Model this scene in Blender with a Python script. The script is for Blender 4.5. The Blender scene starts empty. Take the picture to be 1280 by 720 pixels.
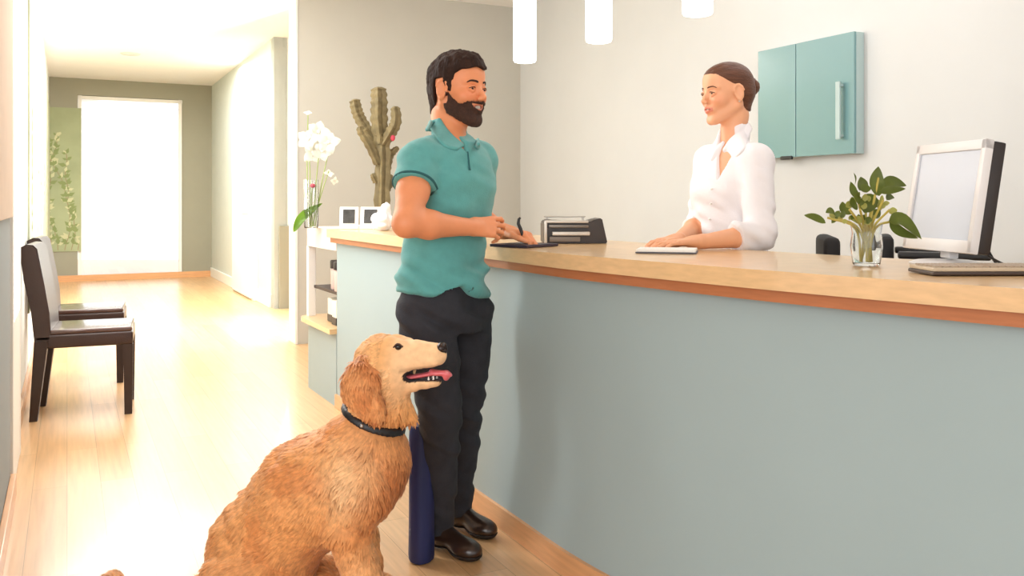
import bpy, bmesh, math, random
import numpy as np
from mathutils import Vector, Matrix

# ------------------------------------------------------------------ camera, world, lights, exposure
scene = bpy.context.scene
FPX, HORIZON, EYE = 1100.0, 250.0, 1.22          # focal length in pixels of the 1280 px frame, horizon row, eye height
cam_data = bpy.data.cameras.new('camera')
cam_data.sensor_width = 36.0
cam_data.lens = 36.0 * FPX / 1280.0
cam_data.shift_y = -(360.0 - HORIZON) / 1280.0
cam_data.clip_end = 200
cam = bpy.data.objects.new('camera', cam_data)
cam.location = (0, 0, EYE)
cam.rotation_euler = (math.pi / 2, 0, 0)
scene.collection.objects.link(cam)
scene.camera = cam

world = bpy.data.worlds.new('daylight')
world.use_nodes = True
world.node_tree.nodes['Background'].inputs[0].default_value = (0.94, 0.975, 1.0, 1)
world.node_tree.nodes['Background'].inputs[1].default_value = 1.0
scene.world = world

U = Vector((-0.4512, 0.8924, 0)); V = Vector((0.8924, 0.4512, 0))   # along the corridor, across the room


def area(name, loc, aim, sx, sy, power, col=(1, 1, 1)):
    l = bpy.data.lights.new(name, 'AREA')
    l.shape = 'RECTANGLE'; l.size = sx; l.size_y = sy; l.energy = power; l.color = col
    o = bpy.data.objects.new(name, l)
    o.location = loc
    o.rotation_euler = (Vector(aim) - Vector(loc)).to_track_quat('-Z', 'Y').to_euler()
    scene.collection.objects.link(o)
    return o


area('waiting_fill_light', (-1.9, 4.9, 2.99), (-1.9, 4.9, 0), 1.1, 3.2, 36, (1.0, 0.99, 0.98))  # lamp added to brighten the waiting floor and left part of the counter
area('left_window_light', Vector((-2.25, 3.92, 2.0)) + U * 0.02 + V * 0.07, Vector((-2.25, 3.92, 1.9)) + U * 0.02 + V * 2, 0.5, 1.5, 17, (1.0, 0.99, 0.98))
area('front_fill_light', (-1.6, -2.6, 2.0), (0.0, 3.5, 1.0), 3.6, 2.2, 44, (0.98, 0.99, 1.0))  # added key light behind the camera; no window is built there
area('counter_fill_light', (1.7, 3.9, 2.99), (1.7, 3.9, 0.0), 1.4, 3.4, 12, (0.97, 0.98, 1.0))  # unseen lamp added to lift the reception walls
area('side_entrance_light', (-1.9, 8.7, 1.6), (-4.4, 6.4, 0.8), 1.8, 2.4, 95, (1.0, 0.99, 0.97))
area('corridor_fill_light', (-4.3, 9.6, 2.99), (-4.3, 9.6, 0), 1.6, 4.5, 130, (1.0, 0.99, 0.97))  # added fill without a fitting, whitens the corridor

scene.view_settings.view_transform = 'Standard'
scene.view_settings.look = 'None'
scene.view_settings.gamma = 1.0
scene.view_settings.use_curve_mapping = False
scene.view_settings.exposure = 0.92
scene.cycles.max_bounces = 8
scene.cycles.transparent_max_bounces = 12

random.seed(7)
rng = np.random.default_rng(7)


# ------------------------------------------------------------------ helpers: points, materials, objects
def P(px, py, Y):
    """a point of the place at depth Y seen at a pixel of the photograph"""
    return Vector(((px - 640.0) / FPX * Y, Y, EYE - (py - HORIZON) / FPX * Y))


def lin(c):
    return tuple((x / 255.0 / 12.92) if x / 255.0 <= 0.04045 else ((x / 255.0 + 0.055) / 1.055) ** 2.4 for x in c)


def mat(name, rgb, rough=0.5, metal=0.0, spec=0.5, coat=0.0, vary=0.06, scale=8.0, stretch=(1, 1, 1), bump=0.0, bscale=60.0,
        emit=0.0, trans=0.0, sheen=0.0, attr=False, alpha=1.0, sss=0.0):
    m = bpy.data.materials.new(name)
    m.use_nodes = True
    nt = m.node_tree; n = nt.nodes; k = nt.links
    b = n['Principled BSDF']
    c = lin(rgb)
    tc = n.new('ShaderNodeTexCoord'); mp = n.new('ShaderNodeMapping')
    mp.inputs['Scale'].default_value = stretch
    k.new(tc.outputs['Object'], mp.inputs[0])
    nz = n.new('ShaderNodeTexNoise'); nz.inputs['Scale'].default_value = scale; nz.inputs['Detail'].default_value = 4
    k.new(mp.outputs[0], nz.inputs['Vector'])
    mr = n.new('ShaderNodeMapRange'); mr.inputs[3].default_value = 1 - vary; mr.inputs[4].default_value = 1 + vary
    mr.inputs[1].default_value = 0.3; mr.inputs[2].default_value = 0.7
    k.new(nz.outputs[0], mr.inputs[0])
    mx = n.new('ShaderNodeVectorMath'); mx.operation = 'SCALE'
    if attr:
        at = n.new('ShaderNodeAttribute'); at.attribute_name = 'Col'
        k.new(at.outputs['Color'], mx.inputs[0])
    else:
        mx.inputs[0].default_value = c
    k.new(mr.outputs[0], mx.inputs['Scale'])
    k.new(mx.outputs[0], b.inputs['Base Color'])
    b.inputs['Roughness'].default_value = rough
    b.inputs['Metallic'].default_value = metal
    b.inputs['Specular IOR Level'].default_value = spec
    b.inputs['Coat Weight'].default_value = coat
    b.inputs['Coat Roughness'].default_value = 0.08
    b.inputs['Transmission Weight'].default_value = trans
    b.inputs['Sheen Weight'].default_value = sheen
    b.inputs['Alpha'].default_value = alpha
    if sss:
        b.inputs['Subsurface Weight'].default_value = sss
        b.inputs['Subsurface Radius'].default_value = (0.012, 0.005, 0.003)
        b.inputs['Subsurface Scale'].default_value = 0.6
    if emit:
        b.inputs['Emission Color'].default_value = (*c, 1)
        b.inputs['Emission Strength'].default_value = emit
    if bump:
        n2 = n.new('ShaderNodeTexNoise'); n2.inputs['Scale'].default_value = bscale; n2.inputs['Detail'].default_value = 3
        k.new(mp.outputs[0], n2.inputs['Vector'])
        bp = n.new('ShaderNodeBump'); bp.inputs['Strength'].default_value = bump; bp.inputs['Distance'].default_value = 0.01
        k.new(n2.outputs[0], bp.inputs['Height'])
        k.new(bp.outputs[0], b.inputs['Normal'])
    return m


def plank_mat(name, c1, c2, rough, width, length, angle=0.0, coat=0.0):
    m = bpy.data.materials.new(name); m.use_nodes = True
    nt = m.node_tree; n = nt.nodes; k = nt.links; b = n['Principled BSDF']
    tc = n.new('ShaderNodeTexCoord'); mp = n.new('ShaderNodeMapping'); mp.inputs['Rotation'].default_value = (0, 0, angle)
    k.new(tc.outputs['Object'], mp.inputs[0])
    br = n.new('ShaderNodeTexBrick')
    br.inputs['Scale'].default_value = 1.0; br.inputs['Brick Width'].default_value = length; br.inputs['Row Height'].default_value = width
    br.inputs['Mortar Size'].default_value = 0.0012; br.inputs['Color1'].default_value = (*lin(c1), 1); br.inputs['Color2'].default_value = (*lin(c2), 1)
    br.inputs['Mortar'].default_value = (*[x * 0.6 for x in lin(c1)], 1); br.offset = 0.37
    k.new(mp.outputs[0], br.inputs['Vector'])
    gm = n.new('ShaderNodeMapping'); gm.inputs['Scale'].default_value = (1.2, 22, 1)
    k.new(mp.outputs[0], gm.inputs[0])
    nz = n.new('ShaderNodeTexNoise'); nz.inputs['Scale'].default_value = 2.2; nz.inputs['Detail'].default_value = 6
    k.new(gm.outputs[0], nz.inputs['Vector'])
    mr = n.new('ShaderNodeMapRange'); mr.inputs[1].default_value = 0.3; mr.inputs[2].default_value = 0.7; mr.inputs[3].default_value = 0.86; mr.inputs[4].default_value = 1.1
    k.new(nz.outputs[0], mr.inputs[0])
    vm = n.new('ShaderNodeVectorMath'); vm.operation = 'SCALE'
    k.new(br.outputs['Color'], vm.inputs[0]); k.new(mr.outputs[0], vm.inputs['Scale'])
    k.new(vm.outputs[0], b.inputs['Base Color'])
    b.inputs['Roughness'].default_value = rough
    b.inputs['Coat Weight'].default_value = coat; b.inputs['Coat Roughness'].default_value = 0.12
    return m


def obj(name, bm, m, parent=None, smooth=False, local=False):
    me = bpy.data.meshes.new(name)
    bmesh.ops.recalc_face_normals(bm, faces=bm.faces[:])
    bm.to_mesh(me); bm.free()
    for mm in (m if isinstance(m, (list, tuple)) else [m]):
        me.materials.append(mm)
    if smooth:
        for p in me.polygons:
            p.use_smooth = True
        try:
            me.set_sharp_from_angle(angle=math.radians(40))
        except Exception:
            pass
    o = bpy.data.objects.new(name, me)
    scene.collection.objects.link(o)
    if parent is not None:
        o.parent = parent
        if not local:
            o.matrix_parent_inverse = parent.matrix_basis.inverted()
    return o


def thing(name, label, cat, loc=(0, 0, 0), rz=0.0, group=None):
    o = bpy.data.objects.new(name, None)
    o.empty_display_size = 0.1
    o.location = loc; o.rotation_euler = (0, 0, rz)
    scene.collection.objects.link(o)
    o['label'] = label; o['category'] = cat
    if group: o['group'] = group
    return o


def tag(o, label, cat, group=None):
    o['label'] = label; o['category'] = cat
    if group: o['group'] = group
    return o


def struct(name, bm, m, parent=None, smooth=False):
    o = obj(name, bm, m, parent, smooth)
    if parent is None: o['kind'] = 'structure'
    return o


def dup(root, loc, rz, label=None):
    r = root.copy(); scene.collection.objects.link(r)
    r.location = loc; r.rotation_euler = (0, 0, rz)
    if label: r['label'] = label
    for ch in list(root.children):
        c = ch.copy(); scene.collection.objects.link(c); c.parent = r; c.matrix_parent_inverse = ch.matrix_parent_inverse.copy()
        for g in ch.children:
            d = g.copy(); scene.collection.objects.link(d); d.parent = c; d.matrix_parent_inverse = g.matrix_parent_inverse.copy()
    return r


def new(): return bmesh.new()


def box(bm, c, size, rot=None, bevel=0.0, seg=2):
    """box with centre c, full size, rot = 3x3 or z angle"""
    R = Matrix.Rotation(rot, 3, 'Z') if isinstance(rot, (int, float)) else (rot or Matrix.Identity(3))
    M = Matrix.Translation(c) @ R.to_4x4() @ Matrix.Diagonal((*size, 1))
    r = bmesh.ops.create_cube(bm, size=1.0, matrix=M)
    if bevel:
        es = list({e for v in r['verts'] for e in v.link_edges})
        bmesh.ops.bevel(bm, geom=es, offset=bevel, segments=seg, affect='EDGES', profile=0.6)
    return bm


def bar(bm, a, b, w, t, bevel=0.0):
    """rectangular bar from a to b"""
    a = Vector(a); b = Vector(b); d = b - a
    q = d.to_track_quat('Z', 'Y').to_matrix()
    return box(bm, (a + b) / 2, (w, t, d.length), q, bevel)


def prism(bm, poly, z0, z1):
    """upright prism over a plan polygon"""
    lo = [bm.verts.new((p[0], p[1], z0)) for p in poly]
    hi = [bm.verts.new((p[0], p[1], z1)) for p in poly]
    n = len(poly)
    bm.faces.new(lo[::-1]); bm.faces.new(hi)
    for i in range(n):
        bm.faces.new((lo[i], lo[(i + 1) % n], hi[(i + 1) % n], hi[i]))
    return bm


def band(bm, outer, inner, z0, z1):
    """closed strip solid between two plan polylines of the same length"""
    n = len(outer)
    rows = [[bm.verts.new((p[0], p[1], z)) for p in line] for line, z in ((outer, z0), (outer, z1), (inner, z1), (inner, z0))]
    for r in range(4):
        a = rows[r]; b = rows[(r + 1) % 4]
        for i in range(n - 1):
            bm.faces.new((a[i], a[i + 1], b[i + 1], b[i]))
    bm.faces.new([r[0] for r in rows]); bm.faces.new([r[-1] for r in rows][::-1])
    return bm


def tube(bm, pts, rad, seg=10, cap=True, flat=1.0):
    pts = [Vector(p) for p in pts]
    n = len(pts)
    rads = rad if isinstance(rad, (list, tuple)) else [rad] * n
    rings = []
    prev = None
    for i, p in enumerate(pts):
        t = (pts[min(i + 1, n - 1)] - pts[max(i - 1, 0)]).normalized()
        ref = prev if prev is not None else (Vector((0, 0, 1)) if abs(t.z) < 0.9 else Vector((1, 0, 0)))
        x = (ref - t * ref.dot(t)).normalized(); prev = x
        y = t.cross(x)
        rings.append([bm.verts.new(p + (x * math.cos(a) + y * math.sin(a) * flat) * rads[i]) for a in [2 * math.pi * j / seg for j in range(seg)]])
    for a, b in zip(rings, rings[1:]):
        for j in range(seg):
            bm.faces.new((a[j], a[(j + 1) % seg], b[(j + 1) % seg], b[j]))
    if cap:
        bm.faces.new(rings[0][::-1]); bm.faces.new(rings[-1])
    return bm


def lathe(bm, c, prof, seg=28, close=True):
    """profile of (radius, z) about the vertical through c"""
    rings = []
    for r, z in prof:
        if r < 1e-5:
            rings.append([bm.verts.new((c[0], c[1], c[2] + z))])
        else:
            rings.append([bm.verts.new((c[0] + r * math.cos(2 * math.pi * j / seg), c[1] + r * math.sin(2 * math.pi * j / seg), c[2] + z)) for j in range(seg)])
    for a, b in zip(rings, rings[1:]):
        for j in range(seg):
            q = [a[j % len(a)], a[(j + 1) % len(a)], b[(j + 1) % len(b)], b[j % len(b)]]
            q = list(dict.fromkeys(q))
            if len(q) > 2:
                try: bm.faces.new(q)
                except ValueError: pass
    return bm


def curve_pts(ctrl, n=8):
    """Catmull-Rom through control points"""
    c = [Vector(p) for p in ctrl]
    c = [c[0] * 2 - c[1]] + c + [c[-1] * 2 - c[-2]]
    out = []
    for i in range(1, len(c) - 2):
        for j in range(n):
            t = j / n
            out.append(0.5 * ((2 * c[i]) + (c[i + 1] - c[i - 1]) * t + (2 * c[i - 1] - 5 * c[i] + 4 * c[i + 1] - c[i + 2]) * t * t + (3 * c[i] - c[i - 1] - 3 * c[i + 1] + c[i + 2]) * t ** 3))
    out.append(c[-2])
    return out


def shift_line(line, d):
    """plan polyline moved sideways by d (positive: to its right-hand/behind-the-counter side)"""
    out = []
    for i, p in enumerate(line):
        t = (line[min(i + 1, len(line) - 1)] - line[max(i - 1, 0)]).normalized()
        nrm = Vector((-t.y, t.x, 0))
        if d == 0: out.append(Vector(p)); continue
        out.append(p + nrm * d)
    return out
# ------------------------------------------------------------------ materials
M_wall = mat('warm_white_wall_paint', (210, 211, 209), 0.85, vary=0.015, scale=3, bump=0.03, bscale=300)
M_wall_grey = mat('greige_wall_paint', (198, 195, 184), 0.85, vary=0.02, scale=3, bump=0.03, bscale=300)
M_wall_blue = mat('blue_grey_wall_paint', (150, 158, 160), 0.8, vary=0.02, scale=3)
M_wall_sage = mat('sage_wall_paint', (152, 150, 134), 0.85, vary=0.03, scale=2)
M_pale = mat('pale_white_paint', (232, 235, 230), 0.8, vary=0.01)
M_pale_green = mat('pale_green_paint', (206, 211, 204), 0.8, vary=0.02)
M_ceiling = mat('ceiling_paint', (242, 241, 238), 0.9, vary=0.01)
M_trim_white = mat('white_trim_paint', (240, 238, 232), 0.5, vary=0.01)
M_floor = plank_mat('oak_plank_floor', (204, 160, 112), (214, 174, 128), 0.34, 0.13, 1.6, angle=-math.atan2(U.y, U.x), coat=0.22)
M_wood_base = mat('beech_skirting', (214, 160, 112), 0.4, vary=0.1, scale=5, stretch=(1, 1, 12), coat=0.3)
M_counter_top = mat('light_oak_worktop', (222, 184, 134), 0.3, vary=0.07, scale=6, stretch=(3, 3, 14), coat=0.35)
M_counter_strip = mat('red_oak_strip', (180, 112, 68), 0.4, vary=0.08, scale=6, stretch=(2, 2, 20))
M_counter_wall = mat('blue_grey_counter_paint', (158, 176, 178), 0.5, vary=0.02, scale=2, spec=0.4)
M_glass = mat('clear_glass', (250, 252, 250), 0.02, trans=1.0, vary=0)
M_metal = mat('brushed_metal', (190, 190, 188), 0.3, metal=1.0, vary=0.03)
M_white_plastic = mat('white_plastic', (236, 236, 236), 0.4, vary=0.01)
M_black_plastic = mat('black_plastic', (26, 25, 25), 0.4, vary=0.05)

# ------------------------------------------------------------------ room shell
CORNER = Vector((0.08, 8.4, 0))                      # where the right wall meets the back wall
FARC = Vector((-4.81, 14.1, 0))                      # right end of the far corridor wall
LEFT0 = Vector((-2.25, 3.92, 0))                     # a point of the left wall
HZ = 3.05
NEAR = 7.5                                           # how far the side walls run back past the viewer


def wall(name, a, b, t, m, z0=0, z1=HZ, side=1):
    """wall between plan points a and b, thickness t away from the room"""
    a = Vector(a); b = Vector(b); d = (b - a).normalized(); nn = Vector((-d.y, d.x, 0)) * t * side
    bm = new(); prism(bm, [a, b, b + nn, a + nn], z0, z1)
    return struct(name, bm, m)


bm = new(); prism(bm, [(-9.5, -5), (8.5, -5), (8.5, 18), (-9.5, 18)], -0.12, 0); struct('floor', bm, M_floor)
bm = new(); prism(bm, [(-9.5, -5), (8.5, -5), (8.5, 18), (-9.5, 18)], HZ, HZ + 0.12); struct('ceiling', bm, M_ceiling)
wall('wall_right', CORNER, CORNER - U * 13, 0.15, M_wall, side=1)
A_END = CORNER - V * 2.12                            # free left end of the back wall
wall('wall_back', A_END, CORNER + V * 0.15, 0.22, M_wall_grey, side=1)
left_far = LEFT0 + U * 11.3
wall('wall_left', LEFT0 + U * 0.0, left_far, 0.15, M_pale, side=1)
# nearer piece of the left wall stands a little proud of it
nb = LEFT0 + V * 0.03 - U * 0.36
wall('wall_left_near', nb, nb - U * 1.7, 0.25, M_wall_blue, side=-1)
# far corridor wall with the glazed door
fl = FARC - V * 2.62
d0 = Vector(P(97, 350, 13.28)); d1 = Vector(P(228, 350, 13.92))
s0 = (d0 - FARC).dot(V); s1 = (d1 - FARC).dot(V)
DZ = 2.80
bm = new()
for (sa, sb, za, zb) in ((-2.62, s0, 0, HZ), (s1, 0.15, 0, HZ), (s0, s1, DZ, HZ)):
    a = FARC + V * sa; b = FARC + V * sb
    prism(bm, [a, b, b + U * 0.18, a + U * 0.18], za, zb)
struct('wall_far', bm, M_wall_sage)
bm = new()
a = FARC + V * s0 + U * 0.05; b = FARC + V * s1 + U * 0.05
mid = (a + b) / 2; wdt = (b - a).length; ang = math.atan2(V.y, V.x)
for sx in (0.03, wdt - 0.03):
    box(bm, a + V * sx + Vector((0, 0, DZ / 2)), (0.05, 0.05, DZ), ang, 0.004)
box(bm, mid + Vector((0, 0, DZ - 0.03)), (wdt, 0.05, 0.05), ang, 0.004)
box(bm, mid + Vector((0, 0, 0.04)), (wdt, 0.05, 0.08), ang, 0.004)
dr = struct('door_1', bm, M_trim_white)
bm = new(); box(bm, mid + Vector((0, 0, DZ / 2)), (wdt - 0.08, 0.008, DZ - 0.1), ang); obj('glass_pane', bm, M_glass, dr)
bm = new(); box(bm, FARC + V * s1 + V * 0.28 - U * 0.02 + Vector((0, 0, 1.1)), (0.16, 0.03, 0.03), ang, 0.008)
# pavement outside the far door
bm = new()
a = FARC - V * 2.62 - U * 0.03; b = FARC - U * 0.03
prism(bm, [a - U * 0.0, b - U * 0.0, b + U * 0.03, a + U * 0.03], 0, 0.09); struct('baseboard_far', bm, M_wood_base)
# corridor right wall with a white panelled door, then a short return and the wall piece facing the room
cr_near = FARC - U * 4.75
wall('wall_corridor_right', cr_near, FARC, 0.15, M_pale_green, side=-1)
bm = new(); prism(bm, [FARC - U * 0.0, FARC - U * 0.02 - V * 0.0, FARC - U * 0.02 - V * 0.0, FARC], 0, 0.0) if False else box(bm, FARC - U * 2.3 - V * 0.012 + Vector((0, 0, 0.07)), (4.6, 0.024, 0.14), math.atan2(U.y, U.x), 0.004)
struct('baseboard_corridor', bm, M_trim_white)
bm = new(); box(bm, FARC - U * 3.1 - V * 0.03 + Vector((0, 0, 1.25)), (1.5, 0.06, 2.5), math.atan2(U.y, U.x), 0.006)
dd = struct('door_2', bm, M_trim_white)
bm = new(); box(bm, FARC - U * 3.1 - V * 0.07 + Vector((0, 0, 1.2)), (1.3, 0.03, 2.36), math.atan2(U.y, U.x), 0.01); obj('door_panel', bm, M_trim_white, dd)
bm = new(); tube(bm, [FARC - U * 3.65 - V * 0.08 + Vector((0, 0, 1.05)), FARC - U * 3.65 - V * 0.13 + Vector((0, 0, 1.05)), FARC - U * 3.52 - V * 0.13 + Vector((0, 0, 1.05))], 0.01, 8); obj('door_handle', bm, M_metal, dd, True)
ra = cr_near; rb = cr_near + V * 2.4
wall('wall_side', ra, rb, 0.15, M_pale, side=1)
bm = new(); box(bm, ra + V * 0.31 - U * 0.02 + Vector((0, 0, 0.46)), (0.52, 0.035, 0.94), ang, 0.006)
o = struct('trim_side_panel', bm, M_wall_sage)
bm = new(); box(bm, A_END - V * 0.012 + U * 0.11 + Vector((0, 0, HZ / 2)), (0.022, 0.24, HZ), ang, 0.003); struct('wall_end_painted_lit', bm, M_trim_white)  # white facing paints in the light falling on the wall's end
# left wall: white casing, skirting
ua = math.atan2(U.y, U.x); wc = LEFT0 + U * 0.02 + V * 0.02
bm = new()
for sx in (-0.31, 0.31): box(bm, wc + U * sx + Vector((0, 0, HZ / 2)), (0.06, 0.04, HZ), ua, 0.004)
for zz in (0.35, 2.9): box(bm, wc + Vector((0, 0, zz)), (0.56, 0.036, 0.3 if zz > 1 else 0.7), ua, 0.004)
wn = struct('window_1', bm, M_trim_white)
bm = new(); box(bm, wc - V * 0.004 + Vector((0, 0, 1.72)), (0.56, 0.01, 2.06), ua); obj('daylit_pane', bm, mat('frosted_daylit_pane', (250, 252, 255), 0.4, emit=1.6, vary=0), wn)
bm = new(); box(bm, LEFT0 + U * 5.8 + V * 0.01 + Vector((0, 0, 0.045)), (10.7, 0.02, 0.09), math.atan2(U.y, U.x), 0.003); struct('baseboard_left', bm, M_wood_base)
bm = new(); box(bm, nb - U * 0.84 + V * 0.012 + Vector((0, 0, 0.045)), (1.72, 0.022, 0.09), math.atan2(U.y, U.x), 0.003); struct('baseboard_left_near', bm, M_wood_base)
bm = new(); box(bm, nb - U * 0.85 + V * 0.006 + Vector((0, 0, 2.1)), (1.68, 0.012, 1.9), math.atan2(U.y, U.x), 0.003)
struct('trim_left_panel', bm, mat('beige_wall_panel', (214, 190, 168), 0.8, vary=0.02))
# threshold board and ceiling downlight in the corridor
bm = new(); lathe(bm, (*P(163, 67, 11.0).xy, HZ), [(0, -0.015), (0.10, -0.015), (0.12, 0.0)]);
o = obj('ceiling_downlight', bm, mat('dull_white_metal', (205, 205, 200), 0.5), smooth=True); tag(o, 'small round pale fitting on the white corridor ceiling', 'ceiling light')

# leafy mural on the far wall and the adjoining stretch of left wall
mural_cols = [mat('mural_green_%s' % w, c, 0.8, vary=0.05) for w, c in (('pale', (176, 184, 146)), ('mid', (132, 146, 96)), ('cream', (196, 196, 158)), ('brown', (150, 132, 100)))]


def mural(name, t, origin, dirv, nrm, width, label, panel_z=(0.45, 2.6), rgb=(160, 168, 134)):
    bm = new()
    a = origin + nrm * 0.0; b = origin + dirv * width
    prism(bm, [a, b, b + nrm * 0.012, a + nrm * 0.012], panel_z[0], panel_z[1])
    obj('mural_panel', bm, mat(name + '_ground', rgb, 0.85, vary=0.16, scale=1.6), t)
    r = random.Random(11 if 'left' in label else 5)
    bs, bl, bc = new(), new(), new()

    def flat(bmx, pts2, off):
        vs = [bmx.verts.new(origin + dirv * x + nrm * off + Vector((0, 0, z))) for x, z in pts2]
        try: bmx.faces.new(vs)
        except ValueError: pass
    for s in range(7):
        x = (s + 0.5) / 7 * width; z = panel_z[0] + 0.02; dx = 0
        pts = [(x, z)]
        while z < panel_z[1] - 0.15 - r.random() * 0.8 and 0.03 < x < width - 0.03:
            dx += r.uniform(-0.03, 0.03); dx *= 0.85
            x = min(max(x + dx, 0.03), width - 0.03); z += 0.09
            pts.append((x, z))
            for q in range(3):
                a0 = r.uniform(0.1, 3.0); L = r.uniform(0.05, 0.12); w = L * 0.28
                ca, sa = math.cos(a0), math.sin(a0)
                pl = [(0, 0), (L * 0.4, w), (L, 0), (L * 0.4, -w)]
                pl = [(x + p * ca - q2 * sa, z + p * sa + q2 * ca) for p, q2 in pl]
                if all(0.005 < p[0] < width - 0.005 and p[1] < panel_z[1] - 0.01 for p in pl):
                    flat(bl if r.random() < 0.6 else bc, pl, 0.0145 + 0.0004 * r.random())
        for (x0, z0), (x1, z1) in zip(pts, pts[1:]):
            flat(bs, [(x0 - 0.005, z0), (x0 + 0.005, z0), (x1 + 0.005, z1), (x1 - 0.005, z1)], 0.0135)
    for nm_, b_, m_ in (('printed_stems', bs, 3), ('printed_leaves', bl, 1), ('printed_blossom', bc, 2)):
        obj(nm_, b_, mural_cols[m_], t)['kind'] = 'stuff'
    return t


mural('far_mural', bpy.data.objects['wall_far'], FARC - V * 2.5, V, -U, 0.62, 'green leafy mural panel on the far grey wall beside the glazed door')
mural('side_mural', bpy.data.objects['wall_left'], LEFT0 + U * 2.3, U, V, 8.2, 'green leafy mural panel along the left wall above the dark chairs', rgb=(184, 188, 160))

# ------------------------------------------------------------------ reception counter
ctrl = [(-1.085, 5.15, 0), (-0.74, 4.5, 0), (-0.505, 4.05, 0), (-0.065, 3.20, 0), (0.145, 2.80, 0), (0.345, 2.50, 0), (0.62, 2.12, 0), (0.985, 1.68, 0), (1.42, 1.22, 0), (1.9, 0.75, 0)]
front = curve_pts(ctrl, 6)
LINE = front[::-1]                                    # from the near right end to the far left end


def off_line(d):                                      # d metres behind the worktop's front edge
    out = []
    for i, p in enumerate(front):
        t = (front[min(i + 1, len(front) - 1)] - front[max(i - 1, 0)]).normalized()
        out.append(p + Vector((-t.y, t.x, 0)) * d)
    return out


WT = 1.05
DEPTH = 0.66
t = thing('reception_counter', 'long curved blue-grey reception counter with a light oak worktop', 'counter', (front[20].x, front[20].y, 0))
bm = new(); band(bm, off_line(0.0), off_line(DEPTH), WT - 0.047, WT)
edge = [e for e in bm.edges if all(abs(v.co.z - WT) < 1e-4 for v in e.verts) and len(e.link_faces) == 2 and e.calc_face_angle(0) > 1]
bmesh.ops.bevel(bm, geom=edge, offset=0.006, segments=2, affect='EDGES')
obj('worktop', bm, M_counter_top, t)
bm = new(); band(bm, off_line(0.022), off_line(0.07), WT - 0.078, WT - 0.047); obj('wood_strip', bm, M_counter_strip, t)
bm = new(); band(bm, off_line(0.062), off_line(0.10), 0.0, WT - 0.078); obj('front_panel', bm, M_counter_wall, t, True)
bm = new(); band(bm, off_line(DEPTH - 0.20), off_line(DEPTH - 0.17), 0.0, WT - 0.05); obj('back_panel', bm, M_white_plastic, t)
bm = new(); band(bm, off_line(0.048), off_line(0.062), 0.0, 0.078); obj('kick_board', bm, M_wood_base, t)
# low end unit with open shelves, at the far left end
lp = front[0]; ln = Vector((-(front[1] - front[0]).normalized().y, (front[1] - front[0]).normalized().x, 0))
lu = -(front[1] - front[0]).normalized()              # pointing away from the viewer
Q = lambda along, across, z=0.0: lp + lu * along + ln * across + Vector((0, 0, z))
la = math.atan2(lu.y, lu.x)
t = thing('shelf_unit', 'low curved end unit with open product shelves at the far left end of the counter', 'shelf unit', Q(0.35, 0.3))
pl = [Q(0.005, 0.06)] + [Q(0.62 + 0.08 * math.sin(a), 0.14 - 0.08 * math.cos(a)) for a in [i * math.pi / 12 for i in range(7)]] + [Q(0.70, 0.6), Q(0.005, 0.6)]
bm = new(); prism(bm, pl, 0, 0.43); obj('base_cabinet', bm, M_counter_wall, t)
pl = [Q(0.005, 0.02)] + [Q(0.64 + 0.10 * math.sin(a), 0.12 - 0.10 * math.cos(a)) for a in [i * math.pi / 12 for i in range(7)]] + [Q(0.74, 0.62), Q(0.005, 0.62)]
bm = new(); prism(bm, pl, 0.43, 0.46); obj('ledge', bm, M_counter_top, t)
bm = new(); prism(bm, [Q(0.005, 0.06), Q(0.66, 0.06), Q(0.70, 0.10), Q(0.70, 0.6), Q(0.005, 0.6)], 0.92, WT - 0.005); obj('top_box', bm, mat('pinkish_white_laminate', (228, 214, 204), 0.5), t)
for ac in (0.09, 0.57):
    bm = new(); box(bm, Q(0.67, ac, 0.69), (0.05, 0.05, 0.46), la, 0.004); obj('post', bm, M_trim_white, t)
bm = new(); box(bm, Q(0.35, 0.59, 0.69), (0.68, 0.02, 0.46), la); obj('back_board', bm, mat('taupe_board', (196, 182, 174), 0.6), t)
bm = new(); box(bm, Q(0.33, 0.33, 0.655), (0.62, 0.46, 0.018), la, 0.002); obj('shelf', bm, mat('dark_brown_shelf', (52, 34, 30), 0.5), t)
bm = new(); box(bm, Q(0.02, 0.33, 0.69), (0.03, 0.5, 0.46), la); obj('side_board', bm, M_white_plastic, t)

M_jar = mat('pink_beige_carton', (214, 188, 178), 0.5); M_lid = mat('near_black_lid', (40, 24, 22), 0.4); M_carton = mat('cream_carton', (240, 232, 214), 0.5)


def product(al, ac, z, kind, label):
    b = Q(al, ac, z)
    t = thing('product_tub' if kind == 'tub' else 'product_carton', label, 'tub' if kind == 'tub' else 'carton', b)
    bm = new()
    if kind == 'tub':
        lathe(bm, b, [(0, 0), (0.042, 0), (0.045, 0.006), (0.045, 0.12), (0.04, 0.13), (0, 0.13)], 20); obj('tub_body', bm, M_jar, t, True)
        bm = new(); lathe(bm, b, [(0, 0.131), (0.05, 0.131), (0.05, 0.175), (0.046, 0.18), (0, 0.18)], 20); obj('lid', bm, M_lid, t, True)
    else:
        box(bm, b + Vector((0, 0, 0.095)), (0.09, 0.09, 0.10), la, 0.003); obj('carton_body', bm, M_carton, t)
        bm = new(); box(bm, b + Vector((0, 0, 0.0225)), (0.094, 0.094, 0.045), la, 0.003); obj('dark_base', bm, M_lid, t)
    return t


product(0.16, 0.14, 0.665, 'tub', 'pinkish tub with dark lid on the upper end shelf, nearer the viewer')
product(0.30, 0.16, 0.665, 'tub', 'pinkish tub with dark lid on the upper end shelf, behind the nearer tub')
product(0.17, 0.14, 0.461, 'box', 'cream carton with black base on the low shelf, nearer the viewer')
product(0.33, 0.16, 0.461, 'box', 'cream carton with black base on the low shelf, behind the nearer carton')
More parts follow.
